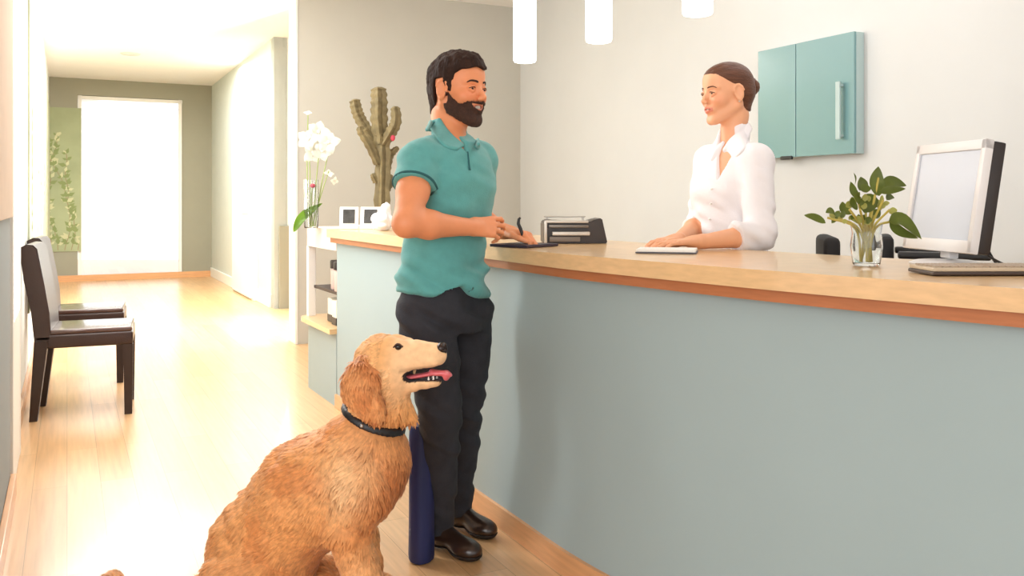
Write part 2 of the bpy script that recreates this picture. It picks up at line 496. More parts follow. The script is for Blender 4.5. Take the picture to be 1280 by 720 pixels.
# ------------------------------------------------------------------ pendant lamps
M_lampglass = mat('lit_opal_glass', (255, 252, 246), 0.3, emit=2.2, vary=0)
for i, (px, yb, Y) in enumerate(((656, 78, 3.93), (748.5, 53, 3.40), (872, 19, 2.94))):
    b = P(px, yb, Y)
    t = thing('pendant_lamp', ('lit white tube pendant hanging leftmost, lowest in view, behind the man', 'lit white tube pendant hanging in the middle of the row of three',
              'lit white tube pendant hanging rightmost, above the receptionist')[i], 'pendant lamp', b, 0, 'tube pendants over the counter')
    bm = new(); lathe(bm, b, [(0, 0.004), (0.040, 0.0), (0.047, 0.002), (0.0505, 0.009), (0.051, 0.02), (0.051, 0.46), (0.048, 0.47), (0, 0.47)], 32); obj('glass_tube', bm, M_lampglass, t, True)
    bm = new(); lathe(bm, b, [(0, 0.471), (0.052, 0.471), (0.052, 0.50), (0.03, 0.52), (0, 0.52)], 24); obj('cap', bm, M_metal, t, True)
    bm = new(); tube(bm, [b + Vector((0, 0, 0.52)), Vector((b.x, b.y, HZ - 0.03))], 0.003, 6); obj('cord', bm, M_black_plastic, t)
    bm = new(); lathe(bm, (b.x, b.y, HZ), [(0, -0.03), (0.05, -0.03), (0.06, -0.001), (0, -0.001)], 24); obj('ceiling_rose', bm, M_metal, t, True)

# ------------------------------------------------------------------ wall cabinet
M_teal = mat('teal_glossy_cabinet', (112, 152, 154), 0.25, vary=0.02, scale=2, coat=0.4)
M_teal_edge = mat('pale_teal_edge', (176, 196, 194), 0.3, vary=0.01)


def on_wall(px):                                      # where the sight line of a pixel column meets the front plane of the cabinet
    w0 = CORNER - V * 0.075
    dx = (px - 640) / FPX
    # w0 - U*t : x/y = dx
    tt = (w0.x - dx * w0.y) / (U.x - dx * U.y)
    return w0 - U * tt


ca, cb = on_wall(948), on_wall(1068)
zt = (P(948, 63, ca.y).z + P(1068, 41, cb.y).z) / 2; zb = (P(948, 194, ca.y).z + P(1068, 197, cb.y).z) / 2
cw = (cb - ca).length; cang = math.atan2((cb - ca).y, (cb - ca).x)
t = thing('wall_cabinet', 'glossy teal two-door cabinet on the white wall behind the receptionist', 'cabinet', ((ca + cb) / 2 + Vector((0, 0, zb))))
e = (cb - ca).normalized()
bm = new(); box(bm, (ca + cb) / 2 + V * 0.044 + Vector((0, 0, (zt + zb) / 2)), (cw, 0.058, zt - zb), cang, 0.002); obj('cabinet_body', bm, M_teal_edge, t)
split = (on_wall(995) - ca).length
for a0, a1, nm in ((0, split - 0.003, 'l'), (split + 0.003, cw, 'r')):
    bm = new(); box(bm, ca + e * ((a0 + a1) / 2) + V * 0.006 + Vector((0, 0, (zt + zb) / 2)), (a1 - a0, 0.018, zt - zb), cang, 0.002)
    dpart = obj('door', bm, M_teal, t)
    if nm == 'r':
        hx = (on_wall(1053) - ca).length
        bm = new()
        top, bot = P(1055, 106, ca.y).z, P(1055, 176, ca.y).z
        top = zb + (zt - zb) * 0.60; bot = zb + (zt - zb) * 0.12
        for zz in (top - 0.02, bot + 0.02):
            box(bm, ca + e * hx - V * 0.014 + Vector((0, 0, zz)), (0.022, 0.03, 0.014), cang, 0.002)
        box(bm, ca + e * hx - V * 0.033 + Vector((0, 0, (top + bot) / 2)), (0.03, 0.012, top - bot), cang, 0.004)
        obj('handle', bm, M_teal_edge, dpart)
    else:
        bm = new(); box(bm, ca + e * (split - 0.07) - V * 0.004 + Vector((0, 0, zb - 0.004)), (0.09, 0.02, 0.022), cang, 0.006); obj('finger_catch', bm, M_black_plastic, dpart)

# ------------------------------------------------------------------ waiting chairs
M_leather = mat('dark_brown_leather', (54, 34, 27), 0.35, vary=0.08, scale=14, bump=0.12, bscale=120)
M_chair_wood = mat('dark_stained_wood', (46, 30, 24), 0.45, vary=0.1, scale=8)
M_seat_top = mat('brown_leather_cushion', (84, 58, 50), 0.22, vary=0.05, coat=0.5)


def chair(loc, rz, label):
    t = thing('waiting_chair', label, 'chair', loc, 0, 'dark leather chairs along the left wall')
    o = Vector(loc)
    # local: seat faces +x; origin below the seat centre
    bm = new(); box(bm, o + Vector((0, 0, 0.435)), (0.50, 0.44, 0.075), None, 0.012, 3); obj('seat', bm, M_leather, t, True)
    bm = new(); box(bm, o + Vector((0.035, 0, 0.484)), (0.42, 0.42, 0.028), None, 0.011, 3); obj('seat_cushion', bm, M_seat_top, t, True)
    bm = new()
    prof = [(-0.25, 0.44), (-0.165, 0.44), (-0.175, 0.60), (-0.20, 0.76), (-0.235, 0.95), (-0.255, 0.972), (-0.29, 0.975), (-0.325, 0.955), (-0.30, 0.78), (-0.265, 0.60)]
    l = [bm.verts.new(o + Vector((x, -0.22, z))) for x, z in prof]; r_ = [bm.verts.new(o + Vector((x, 0.22, z))) for x, z in prof]
    bm.faces.new(l); bm.faces.new(r_[::-1])
    for i in range(len(prof)):
        j = (i + 1) % len(prof); bm.faces.new((l[i], r_[i], r_[j], l[j]))
    bmesh.ops.bevel(bm, geom=[e for e in bm.edges if abs(e.verts[0].co.y - e.verts[1].co.y) < 1e-5], offset=0.008, segments=2, affect='EDGES')
    obj('backrest', bm, M_leather, t, True)
    for sy in (-1, 1):
        bm = new(); tube4(bm, o + Vector((0.225, sy * 0.195, 0.40)), o + Vector((0.225, sy * 0.195, 0)), 0.026, 0.020); obj('leg', bm, M_chair_wood, t)
        bm = new(); tube4(bm, o + Vector((-0.215, sy * 0.195, 0.44)), o + Vector((-0.255, sy * 0.195, 0)), 0.034, 0.020); obj('leg', bm, M_chair_wood, t)
    if rz:
        t.rotation_euler = (0, 0, rz)
    return t


def tube4(bm, a, b, ra, rb):
    vs = []
    for p, r in ((a, ra), (b, rb)):
        vs.append([bm.verts.new(p + Vector((sx * r, sy * r, 0))) for sx, sy in ((-1, -1), (1, -1), (1, 1), (-1, 1))])
    for i in range(4): bm.faces.new((vs[0][i], vs[0][(i + 1) % 4], vs[1][(i + 1) % 4], vs[1][i]))
    bm.faces.new(vs[0][::-1]); bm.faces.new(vs[1])


ch = chair((-2.475, 5.13, 0), 0.38, 'dark brown leather side chair nearest the viewer against the left wall')
ch2 = dup(ch, (-2.475 - 0.43, 5.13 + 0.86, 0), 0.38, 'dark brown leather side chair farther back, mostly hidden behind the nearer one')

# ------------------------------------------------------------------ things on the counter, left end
M_photo_dark = mat('dark_grey_print', (62, 62, 60), 0.6, vary=0.5, scale=30)
M_card = mat('white_card', (240, 240, 236), 0.6, vary=0.01)


def on_top(px, py):                                   # point of the worktop seen at a pixel
    Y = (EYE - WT) * FPX / (py - HORIZON)
    return Vector(((px - 640) / FPX * Y, Y, WT))


def lathe_at(c, prof, seg=24): return lathe(new(), c, prof, seg)


for i, (px, w, tlt) in enumerate(((436, 0.11, 0.0), (463, 0.125, -0.12))):
    b = Vector(((px - 640) / FPX * 5.15, 5.15, WT))
    t = thing('picture_card', ('white card with a dark square picture, left of the two on the counter', 'white card with a dark square picture, right of the two, beside the white bag')[i], 'picture card', b, tlt, 'picture cards at the counter end')
    R = Matrix.Rotation(tlt, 3, 'Z') @ Matrix.Rotation(math.radians(-8), 3, 'X')
    bm = new(); box(bm, b + R @ Vector((0, 0, 0.066)), (w, 0.012, 0.128), R, 0.002); obj('card', bm, M_card, t)
    bm = new(); box(bm, b + R @ Vector((0, -0.0075, 0.074)), (w * 0.62, 0.004, 0.082), R); obj('picture', bm, M_photo_dark, t)
    bm = new(); bar(bm, b + Vector((0, 0.07, 0.004)), b + R @ Vector((0, 0.006, 0.10)), 0.03, 0.004); obj('strut', bm, M_card, t)
b = on_top(446, 283)
bm = new()
box(bm, b + Vector((0, 0, 0.003)), (0.16, 0.10, 0.004), 0.4); box(bm, b + Vector((0.03, 0.02, 0.0068)), (0.14, 0.09, 0.0035), 0.1)
tag(obj('leaflet', bm, M_card), 'pale leaflets lying flat before the picture cards', 'leaflet')

# orchid spray in a slim clear vase
M_petal = mat('white_orchid_petal', (246, 244, 232), 0.6, vary=0.02); M_stem = mat('pale_green_stem', (150, 170, 90), 0.5); M_leaf_o = mat('bright_green_leaf', (120, 160, 40), 0.35, vary=0.15, scale=12)
M_pink = mat('pink_bud', (214, 70, 90), 0.5)
vb = Vector(((389 - 640) / FPX * 5.45, 5.45, WT - 0.004))
t = thing('orchid_arrangement', 'white orchid blooms on thin stems in a slim clear vase at the counter end', 'flowers', vb)
bm = lathe_at(vb, [(0, 0.001), (0.040, 0.001), (0.044, 0.006), (0.046, 0.30), (0.043, 0.30), (0.041, 0.010), (0, 0.008)], 28); vs = obj('vase', bm, M_glass, t, True)
hp = []
for i, (px, py) in enumerate(((385, 175), (398, 165), (411, 178), (404, 188), (392, 190))):
    hp.append(P(px, py, 5.45 + 0.03 * math.sin(i * 2.1)))
stems = [((389, 283), (388, 235), (386, 175)), ((392, 283), (395, 230), (400, 180)), ((394, 283), (402, 230), (412, 185)), ((390, 283), (404, 235), (411, 214)), ((391, 283), (389, 250), (391, 234)), ((388, 283), (384, 220), (385, 140))]
bm = new()
for s_ in stems:
    tube(bm, curve_pts([P(*q, 5.45 + 0.01 * j) if j else Vector(((q[0] - 640) / FPX * 5.45, 5.45, WT + 0.01)) for j, q in enumerate(s_)], 5), 0.003, 6)
obj('stem', bm, M_stem, t)


def bloom(c, s, face, m, parent, name='bloom', npet=5, seed=0):
    bm = new(); r = random.Random(seed)
    q = Vector(face).to_track_quat('Z', 'Y').to_matrix()
    for k in range(npet):
        a0 = 2 * math.pi * k / npet + r.uniform(-0.2, 0.2)
        L = s * r.uniform(0.85, 1.1); w = s * 0.42
        grid = []
        for i in range(5):
            u = i / 4
            row = []
            for j in range(-1, 2):
                ww = w * math.sin(math.pi * min(0.97, 0.12 + u * 0.85))
                x = u * L; y = j * ww; z = 0.25 * L * math.sin(u * 2.4) + 0.12 * L * (1 - j * j) * u
                row.append(bm.verts.new(Vector(c) + q @ Vector((x * math.cos(a0) - y * math.sin(a0), x * math.sin(a0) + y * math.cos(a0), z))))
            grid.append(row)
        for i in range(4):
            for j in range(2): bm.faces.new((grid[i][j], grid[i + 1][j], grid[i + 1][j + 1], grid[i][j + 1]))
    bmesh.ops.solidify(bm, geom=bm.faces[:], thickness=0.0015)
    bmesh.ops.create_icosphere(bm, subdivisions=2, radius=s * 0.16, matrix=Matrix.Translation(Vector(c) + q @ Vector((0, 0, s * 0.1))))
    return obj(name, bm, m, parent, True)


for i, c in enumerate(hp): bloom(c, 0.075, (0.3 * math.sin(i * 1.7), -1, 0.25 * math.cos(i)), M_petal, t, seed=i)
bloom(P(411, 218, 5.47), 0.035, (0.4, -0.6, 0.7), M_petal, t, 'bud', 4, 9); bloom(P(417, 226, 5.47), 0.03, (0.6, -0.6, -0.3), M_petal, t, 'bud', 4, 8)
bloom(P(385, 142, 5.46), 0.03, (0, -0.5, 0.8), M_petal, t, 'bud', 4, 4)
bm = new(); bmesh.ops.create_icosphere(bm, subdivisions=2, radius=0.017, matrix=Matrix.Translation(P(391, 232, 5.45)) @ Matrix.Diagonal((1, 1, 0.8, 1))); obj('pink_bud', bm, M_pink, t, True)


def leaf(bm, pts, wid, up=Vector((0, 0, 1)), fold=0.25, n=10, tipw=0.02):
    """leaf blade along a curve of points"""
    c = curve_pts(pts, n)
    rows = []
    for i, p in enumerate(c):
        u = i / (len(c) - 1)
        tt = (c[min(i + 1, len(c) - 1)] - c[max(i - 1, 0)]).normalized()
        sd = tt.cross(up).normalized(); nn = sd.cross(tt)
        w = wid * max(tipw, math.sin(math.pi * u ** 0.8) ** 0.75)
        rows.append([bm.verts.new(p - sd * w + nn * w * fold), bm.verts.new(p), bm.verts.new(p + sd * w + nn * w * fold)])
    for a, b2 in zip(rows, rows[1:]):
        for j in range(2): bm.faces.new((a[j], b2[j], b2[j + 1], a[j + 1]))


bm = new(); leaf(bm, [P(367, 290, 5.42), P(376, 274, 5.42), P(388, 263, 5.44), P(403, 254, 5.46)], 0.028, up=Vector((0, -1, 0.2)))
bmesh.ops.solidify(bm, geom=bm.faces[:], thickness=0.003)
obj('long_leaf', bm, M_leaf_o, t, True)

# euphorbia cactus in a floor pot behind the counter
M_cactus = mat('olive_brown_cactus_skin', (122, 108, 74), 0.7, vary=0.25, scale=16, bump=0.3, bscale=40)
YC = 6.35
cb_ = P(477, 250, YC); base = Vector((cb_.x, YC, 0))
t = thing('branching_cactus', 'tall olive-brown branching cactus standing behind the counter left of the man', 'cactus', base)
bm = lathe_at(base, [(0, 0.0), (0.14, 0.0), (0.155, 0.02), (0.19, 0.36), (0.20, 0.38), (0.18, 0.385), (0.17, 0.34), (0, 0.34)], 32); obj('pot', bm, mat('taupe_clay_pot', (150, 138, 124), 0.7), t, True)


def ribbed(bm, pts, rads, ribs=5, seg=20):
    pts = curve_pts(pts, 7); n = len(pts)
    rr = np.interp(np.linspace(0, 1, n), np.linspace(0, 1, len(rads)), rads)
    rings = []; ref = Vector((0, -1, 0))
    for i, p in enumerate(pts):
        tt = (pts[min(i + 1, n - 1)] - pts[max(i - 1, 0)]).normalized()
        x = (ref - tt * ref.dot(tt)).normalized(); ref = x; y = tt.cross(x)
        k = rr[i] * (1 + 0.10 * math.sin(i * 1.9)) * (0.45 if i == n - 1 else 1)
        rings.append([bm.verts.new(p + (x * math.cos(a) + y * math.sin(a)) * k * (1 + 0.24 * math.cos(ribs * a))) for a in [2 * math.pi * j / seg for j in range(seg)]])
    for a, b2 in zip(rings, rings[1:]):
        for j in range(seg): bm.faces.new((a[j], a[(j + 1) % seg], b2[(j + 1) % seg], b2[j]))
    bm.faces.new(rings[0][::-1]); bm.faces.new(rings[-1])


CP = lambda px, py, o=0.0: P(px, py, YC + o)
bm = new(); ribbed(bm, [Vector((base.x, YC, 0.33)), CP(477, 320), CP(478, 250), CP(479, 190), CP(477, 165)], [0.04, 0.045, 0.048, 0.046, 0.042]); obj('trunk', bm, M_cactus, t, True)
for pts, rads in (
        ([CP(477, 180), CP(474, 150), CP(474, 128), CP(473, 109)], [0.045, 0.05, 0.048, 0.046]),
        ([CP(473, 185, .02), CP(460, 165, .04), CP(451, 150, .05), CP(446, 138, .05), CP(443, 124, .05)], [0.03, 0.034, 0.034, 0.034, 0.032]),
        ([CP(480, 180, -.02), CP(489, 165, -.05), CP(495, 152, -.06), CP(494, 133, -.06)], [0.03, 0.034, 0.032, 0.028]),
        ([CP(472, 205, -.03), CP(462, 182, -.06), CP(452, 165, -.07), CP(450, 158, -.07)], [0.022, 0.026, 0.026, 0.02]),
        ([CP(483, 212, .0), CP(486, 196, .03), CP(491, 190, .04), CP(498, 184, .05)], [0.026, 0.028, 0.022, 0.014]),
        ([CP(483, 238, .0), CP(487, 228, .03), CP(487, 218, .04)], [0.022, 0.024, 0.02]),
        ([CP(470, 228, -.02), CP(467, 221, -.03), CP(465, 217, -.03)], [0.018, 0.018, 0.012])):
    bm = new(); ribbed(bm, pts, rads, 4, 16); obj('branch', bm, M_cactus, t, True)
bm = new(); bmesh.ops.create_icosphere(bm, subdivisions=2, radius=0.022, matrix=Matrix.Translation(CP(491, 172, -.05)) @ Matrix.Diagonal((0.8, 0.8, 1.2, 1))); obj('pink_fruit', bm, M_pink, t, True)

# ------------------------------------------------------------------ label printer on the counter
pb = on_top(717, 301); pb = Vector((0.245, 3.50, WT))
t = thing('receipt_printer', 'dark brown slant-backed printer with silver slots on the counter behind the pen', 'printer', pb)
M_printer = mat('dark_brown_plastic', (52, 42, 36), 0.4, vary=0.05); M_silver = mat('silver_plastic', (206, 200, 190), 0.35, metal=0.3, vary=0.02)
W2 = 0.125
ang_p = 0.06
Rp = Matrix.Rotation(ang_p, 3, 'Z')
bm = new()
pr = [(-W2, 0.0), (W2, 0.0), (W2 - 0.022, 0.098), (W2 - 0.052, 0.092), (W2 - 0.075, 0.080), (-W2 + 0.012, 0.092), (-W2, 0.08)]
f0 = [bm.verts.new(pb + Rp @ Vector((x, -0.07, z + 0.001))) for x, z in pr]; f1 = [bm.verts.new(pb + Rp @ Vector((x, 0.08, z + 0.001))) for x, z in pr]
bm.faces.new(f0); bm.faces.new(f1[::-1])
for i in range(len(pr)):
    j = (i + 1) % len(pr); bm.faces.new((f0[i], f1[i], f1[j], f0[j]))
bmesh.ops.bevel(bm, geom=bm.edges[:], offset=0.004, segments=2, affect='EDGES')
obj('printer_body', bm, M_printer, t, True)
bm = new()
box(bm, pb + Rp @ Vector((-W2 + 0.006, -0.078, 0.046)), (0.010, 0.016, 0.088), Rp, 0.003)
box(bm, pb + Rp @ Vector((-0.035, -0.078, 0.086)), (0.165, 0.016, 0.010), Rp, 0.003)
obj('front_frame', bm, M_silver, t, True)
bm = new(); box(bm, pb + Rp @ Vector((-0.030, -0.079, 0.068)), (0.155, 0.012, 0.012), Rp, 0.003); obj('roller_bar', bm, mat('dull_steel', (120, 112, 104), 0.35, metal=0.6), t, True)
bm = new(); box(bm, pb + Rp @ Vector((-0.022, -0.086, 0.040)), (0.145, 0.03, 0.014), Rp, 0.003); obj('paper_tray', bm, M_silver, t, True)
bm = new(); box(bm, pb + Rp @ Vector((-0.045, -0.080, 0.018)), (0.12, 0.014, 0.02), Rp, 0.003); obj('lower_slot', bm, mat('mid_grey_plastic', (128, 118, 108), 0.4), t, True)
bm = new(); box(bm, pb + Rp @ Vector((-0.03, 0.06, 0.103)), (0.17, 0.02, 0.006), Rp, 0.002); bar(bm, pb + Rp @ Vector((-0.10, 0.06, 0.085)), pb + Rp @ Vector((-0.10, 0.06, 0.103)), 0.008, 0.008); bar(bm, pb + Rp @ Vector((0.045, 0.06, 0.07)), pb + Rp @ Vector((0.045, 0.06, 0.103)), 0.008, 0.008); obj('paper_guide', bm, M_silver, t)

# dark folder below the man's hands, and the paper pad below the receptionist's
fb = Vector((0.05, 3.18, WT))
bm = new(); box(bm, fb + Vector((-0.005, 0.03, 0.006)), (0.19, 0.17, 0.010), 0.9, 0.002)
tag(obj('folder', bm, mat('dark_plum_folder', (44, 34, 52), 0.5)), 'dark plum folder on the counter under the man\'s hands', 'folder')
nbp = Vector((0.500, 2.835, WT))
t = thing('notepad', 'white notepad with dark backing under the receptionist\'s fingers', 'notepad', nbp)
bm = new(); box(bm, nbp + Vector((0, 0, 0.003)), (0.19, 0.13, 0.004), -0.25, 0.001); obj('backing_board', bm, mat('grey_board', (96, 96, 104), 0.5), t)
bm = new(); box(bm, nbp + Vector((0, 0, 0.010)), (0.185, 0.126, 0.009), -0.25, 0.002); obj('pages', bm, M_card, t)

# ------------------------------------------------------------------ leafy stems in a glass vase
YV = 2.27
vb = Vector(((1083 - 640) / FPX * YV, YV, WT))
t = thing('leafy_stems_vase', 'leafy green stems in a small clear glass vase in front of the monitor', 'plant', vb)
bm = lathe_at(vb, [(0, 0.001), (0.030, 0.001), (0.034, 0.006), (0.040, 0.05), (0.036, 0.085), (0.040, 0.108), (0.0375, 0.108), (0.0335, 0.085), (0.0375, 0.05), (0.031, 0.010), (0, 0.008)], 32)
obj('glass_vase', bm, M_glass, t, True)
M_sl = mat('olive_green_leaf', (118, 132, 58), 0.4, vary=0.22, scale=20); M_sl2 = mat('yellow_green_leaf', (186, 186, 104), 0.45, vary=0.15, scale=20); M_ys = mat('yellow_green_stem', (184, 168, 80), 0.5, vary=0.1)
rr = random.Random(3)
VP = lambda px, py, o=0.0: P(px, py, YV + o)
root = lambda i: vb + Vector((0.014 * math.cos(i * 2.2), 0.014 * math.sin(i * 2.2), 0.014))
bm = new()
for i, tgt in enumerate(((1098, 222), (1070, 240), (1082, 255), (1062, 262), (1112, 262), (1124, 275), (1045, 272), (1090, 250), (1075, 262), (1104, 250), (1034, 272))):
    midp = VP(1083 + (tgt[0] - 1083) * 0.28, 285, 0.01 * math.sin(i))
    tube(bm, curve_pts([root(i), midp, VP(tgt[0], tgt[1], 0.04 * math.sin(i * 1.3))], 5), [0.0032] * 11, 6)
obj('stems', bm, M_ys, t, True)
leaves = [((1099, 245), (1095, 228), (1098, 208), 0.020, 0), ((1102, 236), (1115, 228), (1133, 232), 0.018, 0), ((1100, 240), (1114, 238), (1132, 236), 0.012, 0), ((1075, 248), (1066, 240), (1063, 227), 0.014, 0),
          ((1074, 238), (1078, 230), (1076, 221), 0.014, 0), ((1076, 238), (1082, 236), (1089, 236), 0.013, 0), ((1068, 232), (1069, 224), (1067, 216), 0.006, 0), ((1064, 268), (1055, 262), (1053, 252), 0.013, 0),
          ((1032, 279), (1018, 272), (1005, 269), 0.011, 0), ((1044, 268), (1038, 264), (1032, 266), 0.010, 0), ((1080, 266), (1088, 252), (1098, 250), 0.022, 0), ((1084, 262), (1092, 268), (1100, 262), 0.016, 0),
          ((1111, 276), (1128, 276), (1152, 299), 0.020, 0), ((1112, 278), (1125, 290), (1148, 298), 0.014, 0), ((1108, 250), (1112, 246), (1118, 247), 0.009, 0), ((1072, 262), (1066, 255), (1065, 246), 0.010, 0), ((1074, 255), (1072, 246), (1075, 240), 0.009, 0)]
for i, (a, b2, c, w, _) in enumerate(leaves):
    o1 = 0.04 * math.sin(i * 1.9)
    bm = new(); leaf(bm, [VP(*a, o1 * 0.5), VP(*b2, o1), VP(*c, o1 * 1.4)], w, up=Vector((0.25 * math.sin(i * 2.3), -1, 0.55)), fold=0.3, n=6)
    bmesh.ops.solidify(bm, geom=bm.faces[:], thickness=0.0012); obj('leaf', bm, M_sl, t, True)
for i in range(34):
    a0 = rr.uniform(0, 6.28); px = 1082 + 30 * math.cos(a0) * rr.random() ** 0.5; py = 272 + 14 * math.sin(a0) - 6
    if i > 26: px = rr.uniform(1036, 1056); py = rr.uniform(268, 282)
    L = rr.uniform(6, 12); a1 = rr.uniform(-2.8, -0.3); o1 = rr.uniform(-0.03, 0.03)
    bm = new(); leaf(bm, [VP(px, py, o1), VP(px + L * 0.5 * math.cos(a1), py + L * 0.5 * math.sin(a1) - 1, o1), VP(px + L * math.cos(a1), py + L * math.sin(a1), o1 * 1.2)], 0.006 + 0.004 * rr.random(), up=Vector((rr.uniform(-.6, .6), -1, 0.3)), n=3)
    bmesh.ops.solidify(bm, geom=bm.faces[:], thickness=0.001); obj('leaf', bm, M_sl2 if rr.random() < 0.65 else M_sl, t, True)

# ------------------------------------------------------------------ monitor
mr_ = P(1215, 320, 2.157); ml_ = P(1134, 314, 2.44)
M_bezel = mat('light_grey_bezel', (226, 224, 224), 0.35, vary=0.01); M_screen = mat('pale_lit_screen', (176, 180, 190), 0.3, emit=0.12, vary=0.01)
b0 = Vector((1.10, 2.30, WT))
t = thing('computer_monitor', 'pale-framed computer monitor with a blank grey screen at the right end of the counter', 'monitor', b0)
ex = Vector((mr_.x - ml_.x, mr_.y - ml_.y, 0)).normalized()       # along the screen, towards the viewer
nrm = Vector((ex.y, -ex.x, 0));
if nrm.x > 0: nrm = -nrm
tilt = math.radians(9)
upv = (Vector((0, 0, 1)) * math.cos(tilt) - nrm * math.sin(tilt)).normalized(); nv = (nrm * math.cos(tilt) + Vector((0, 0, 1)) * math.sin(tilt)).normalized()
RM = Matrix((ex, nv, upv)).transposed()
W_, H_ = 0.30, 0.285
low = (Vector((mr_.x, mr_.y, 0)) + Vector((ml_.x, ml_.y, 0))) / 2; low.z = 1.088
cen = low + upv * (H_ / 2)
fr = 0.026
bm = new()
box(bm, cen + upv * (H_ / 2 - fr / 2), (W_, 0.022, fr), RM, 0.003); box(bm, cen - upv * (H_ / 2 - fr / 2 - 0.002), (W_, 0.022, fr + 0.006), RM, 0.003)
for sg in (-1, 1): box(bm, cen + ex * sg * (W_ / 2 - 0.009), (0.018, 0.022, H_), RM, 0.003)
obj('bezel', bm, M_bezel, t, True)
bm = new(); box(bm, cen - nv * 0.001, (W_ - 0.03, 0.012, H_ - 0.045), RM); obj('screen', bm, M_screen, t)
bm = new(); box(bm, cen - nv * 0.028, (W_ - 0.004, 0.034, H_ - 0.004), RM, 0.006); box(bm, cen - nv * 0.055, (W_ * 0.6, 0.03, H_ * 0.6), RM, 0.01); obj('rear_shell', bm, mat('near_black_plastic', (42, 34, 32), 0.45), t, True)
bm = new(); bar(bm, low + Vector((0.035, 0, 0.08)) - nv * 0.0, Vector((low.x + 0.03, low.y, WT + 0.018)), 0.05, 0.025, 0.004); obj('stand_neck', bm, M_bezel, t, True)
bm = new(); lathe(bm, (low.x + 0.02, low.y, WT), [(0, 0.001), (0.085, 0.001), (0.088, 0.006), (0.07, 0.013), (0, 0.016)], 36); obj('stand_base', bm, M_bezel, t, True)
bm = new(); tube(bm, curve_pts([low + Vector((0.06, -0.06, 0.05)), low + Vector((0.075, -0.10, 0.01)), Vector((low.x + 0.09, low.y - 0.14, WT + 0.004)), Vector((low.x + 0.18, low.y - 0.12, WT + 0.004))], 6), 0.003, 8)
tube(bm, curve_pts([low + Vector((0.055, -0.08, 0.05)), low + Vector((0.06, -0.12, 0.0)), Vector((low.x + 0.11, low.y - 0.17, WT + 0.004)), Vector((low.x + 0.22, low.y - 0.11, WT + 0.004))], 6), 0.003, 8)
obj('cable', bm, M_black_plastic, t, True)

# keyboard tray
kb = Vector((1.07, 2.02, WT))
t = thing('keyboard', 'slim beige keyboard with dark underside lying before the monitor', 'keyboard', kb)
Rk = Matrix.Rotation(0.02, 3, 'Z')
bm = new(); box(bm, kb + Vector((0, 0, 0.006)), (0.27, 0.12, 0.009), Rk, 0.004); obj('underside', bm, mat('dark_brown_base', (66, 50, 42), 0.4), t, True)
bm = new(); box(bm, kb + Vector((0, 0, 0.0145)), (0.265, 0.115, 0.009), Rk, 0.004); obj('key_deck', bm, mat('beige_plastic', (196, 178, 152), 0.35), t, True)
bm = new()
for i in range(14):
    for j in range(5): box(bm, kb + Rk @ Vector((-0.117 + i * 0.018, -0.042 + j * 0.0195, 0.0205)), (0.0155, 0.0165, 0.004), Rk, 0.001, 1)
o = obj('keys', bm, mat('taupe_key_caps', (170, 150, 128), 0.4), t); o['kind'] = 'stuff'

# ------------------------------------------------------------------ two black drafting chairs behind the counter
M_ofc = mat('black_office_fabric', (24, 23, 24), 0.7, vary=0.1, scale=30, bump=0.1)


def office_chair(loc, rz, label, back_h, arm):
    t = thing('drafting_chair', label, 'office chair', loc, 0, 'black drafting chairs behind the counter')
    o = Vector(loc)
    bm = new(); lathe(bm, o + Vector((0, 0, 0.66)), [(0, 0), (0.19, 0), (0.215, 0.02), (0.215, 0.05), (0.19, 0.07), (0, 0.075)], 28); obj('seat', bm, M_ofc, t, True)
    bm = new(); tube(bm, [o + Vector((0, 0, 0.08)), o + Vector((0, 0, 0.4)), o + Vector((0, 0, 0.66))], [0.028, 0.025, 0.02], 14); obj('gas_column', bm, M_black_plastic, t, True)
    bm = new(); tube(bm, [o + Vector((0.19 * math.cos(2 * math.pi * j / 32), 0.19 * math.sin(2 * math.pi * j / 32), 0.28)) for j in range(33)], 0.011, 8, cap=False)
    for k in range(3): tube(bm, [o + Vector((0.02 * math.cos(k * 2.1), 0.02 * math.sin(k * 2.1), 0.28)), o + Vector((0.185 * math.cos(k * 2.1), 0.185 * math.sin(k * 2.1), 0.28))], 0.008, 8)
    obj('foot_ring', bm, M_metal, t, True)
    for k in range(5):
        a0 = k * 2 * math.pi / 5 + 0.3; e_ = o + Vector((0.27 * math.cos(a0), 0.27 * math.sin(a0), 0.065))
        bm = new(); tube(bm, [o + Vector((0, 0, 0.10)), e_], [0.022, 0.014], 10)
        lg = obj('leg', bm, M_black_plastic, t, True)
        bm = new(); tube(bm, [e_ + Vector((-0.012 * math.sin(a0), 0.012 * math.cos(a0), -0.038)), e_ + Vector((0.012 * math.sin(a0), -0.012 * math.cos(a0), -0.038))], 0.027, 14); obj('caster', bm, M_black_plastic, lg, True)
    bm = new(); box(bm, o + Vector((-0.20, 0, back_h - 0.13)), (0.055, 0.34, 0.26), None, 0.026, 4); obj('backrest', bm, M_ofc, t, True)
    bm = new(); bar(bm, o + Vector((-0.13, 0, 0.68)), o + Vector((-0.225, 0, back_h - 0.12)), 0.05, 0.014, 0.004); obj('back_post', bm, M_black_plastic, t)
    if arm:
        for sy in (-1, 1):
            bm = new(); box(bm, o + Vector((0.01, sy * 0.20, back_h - 0.075)), (0.34, 0.05, 0.03), None, 0.01, 3); bar(bm, o + Vector((0.02, sy * 0.20, 0.70)), o + Vector((0.02, sy * 0.20, back_h - 0.085)), 0.03, 0.02, 0.004); obj('armrest', bm, M_black_plastic, t, True)
    t.rotation_euler = (0, 0, rz)
    return t


YB = 3.08
p = P(1042, 295, YB); office_chair((p.x + 0.19, YB + 0.0, 0), -0.25, 'black drafting chair behind the counter, left of the leafy vase', p.z, False)
YB = 3.74
p = P(1119, 295, YB - 0.03); office_chair((p.x + 0.20, YB + 0.02, 0), -0.38, 'black drafting chair with armrests behind the counter, between vase and monitor', p.z, True)
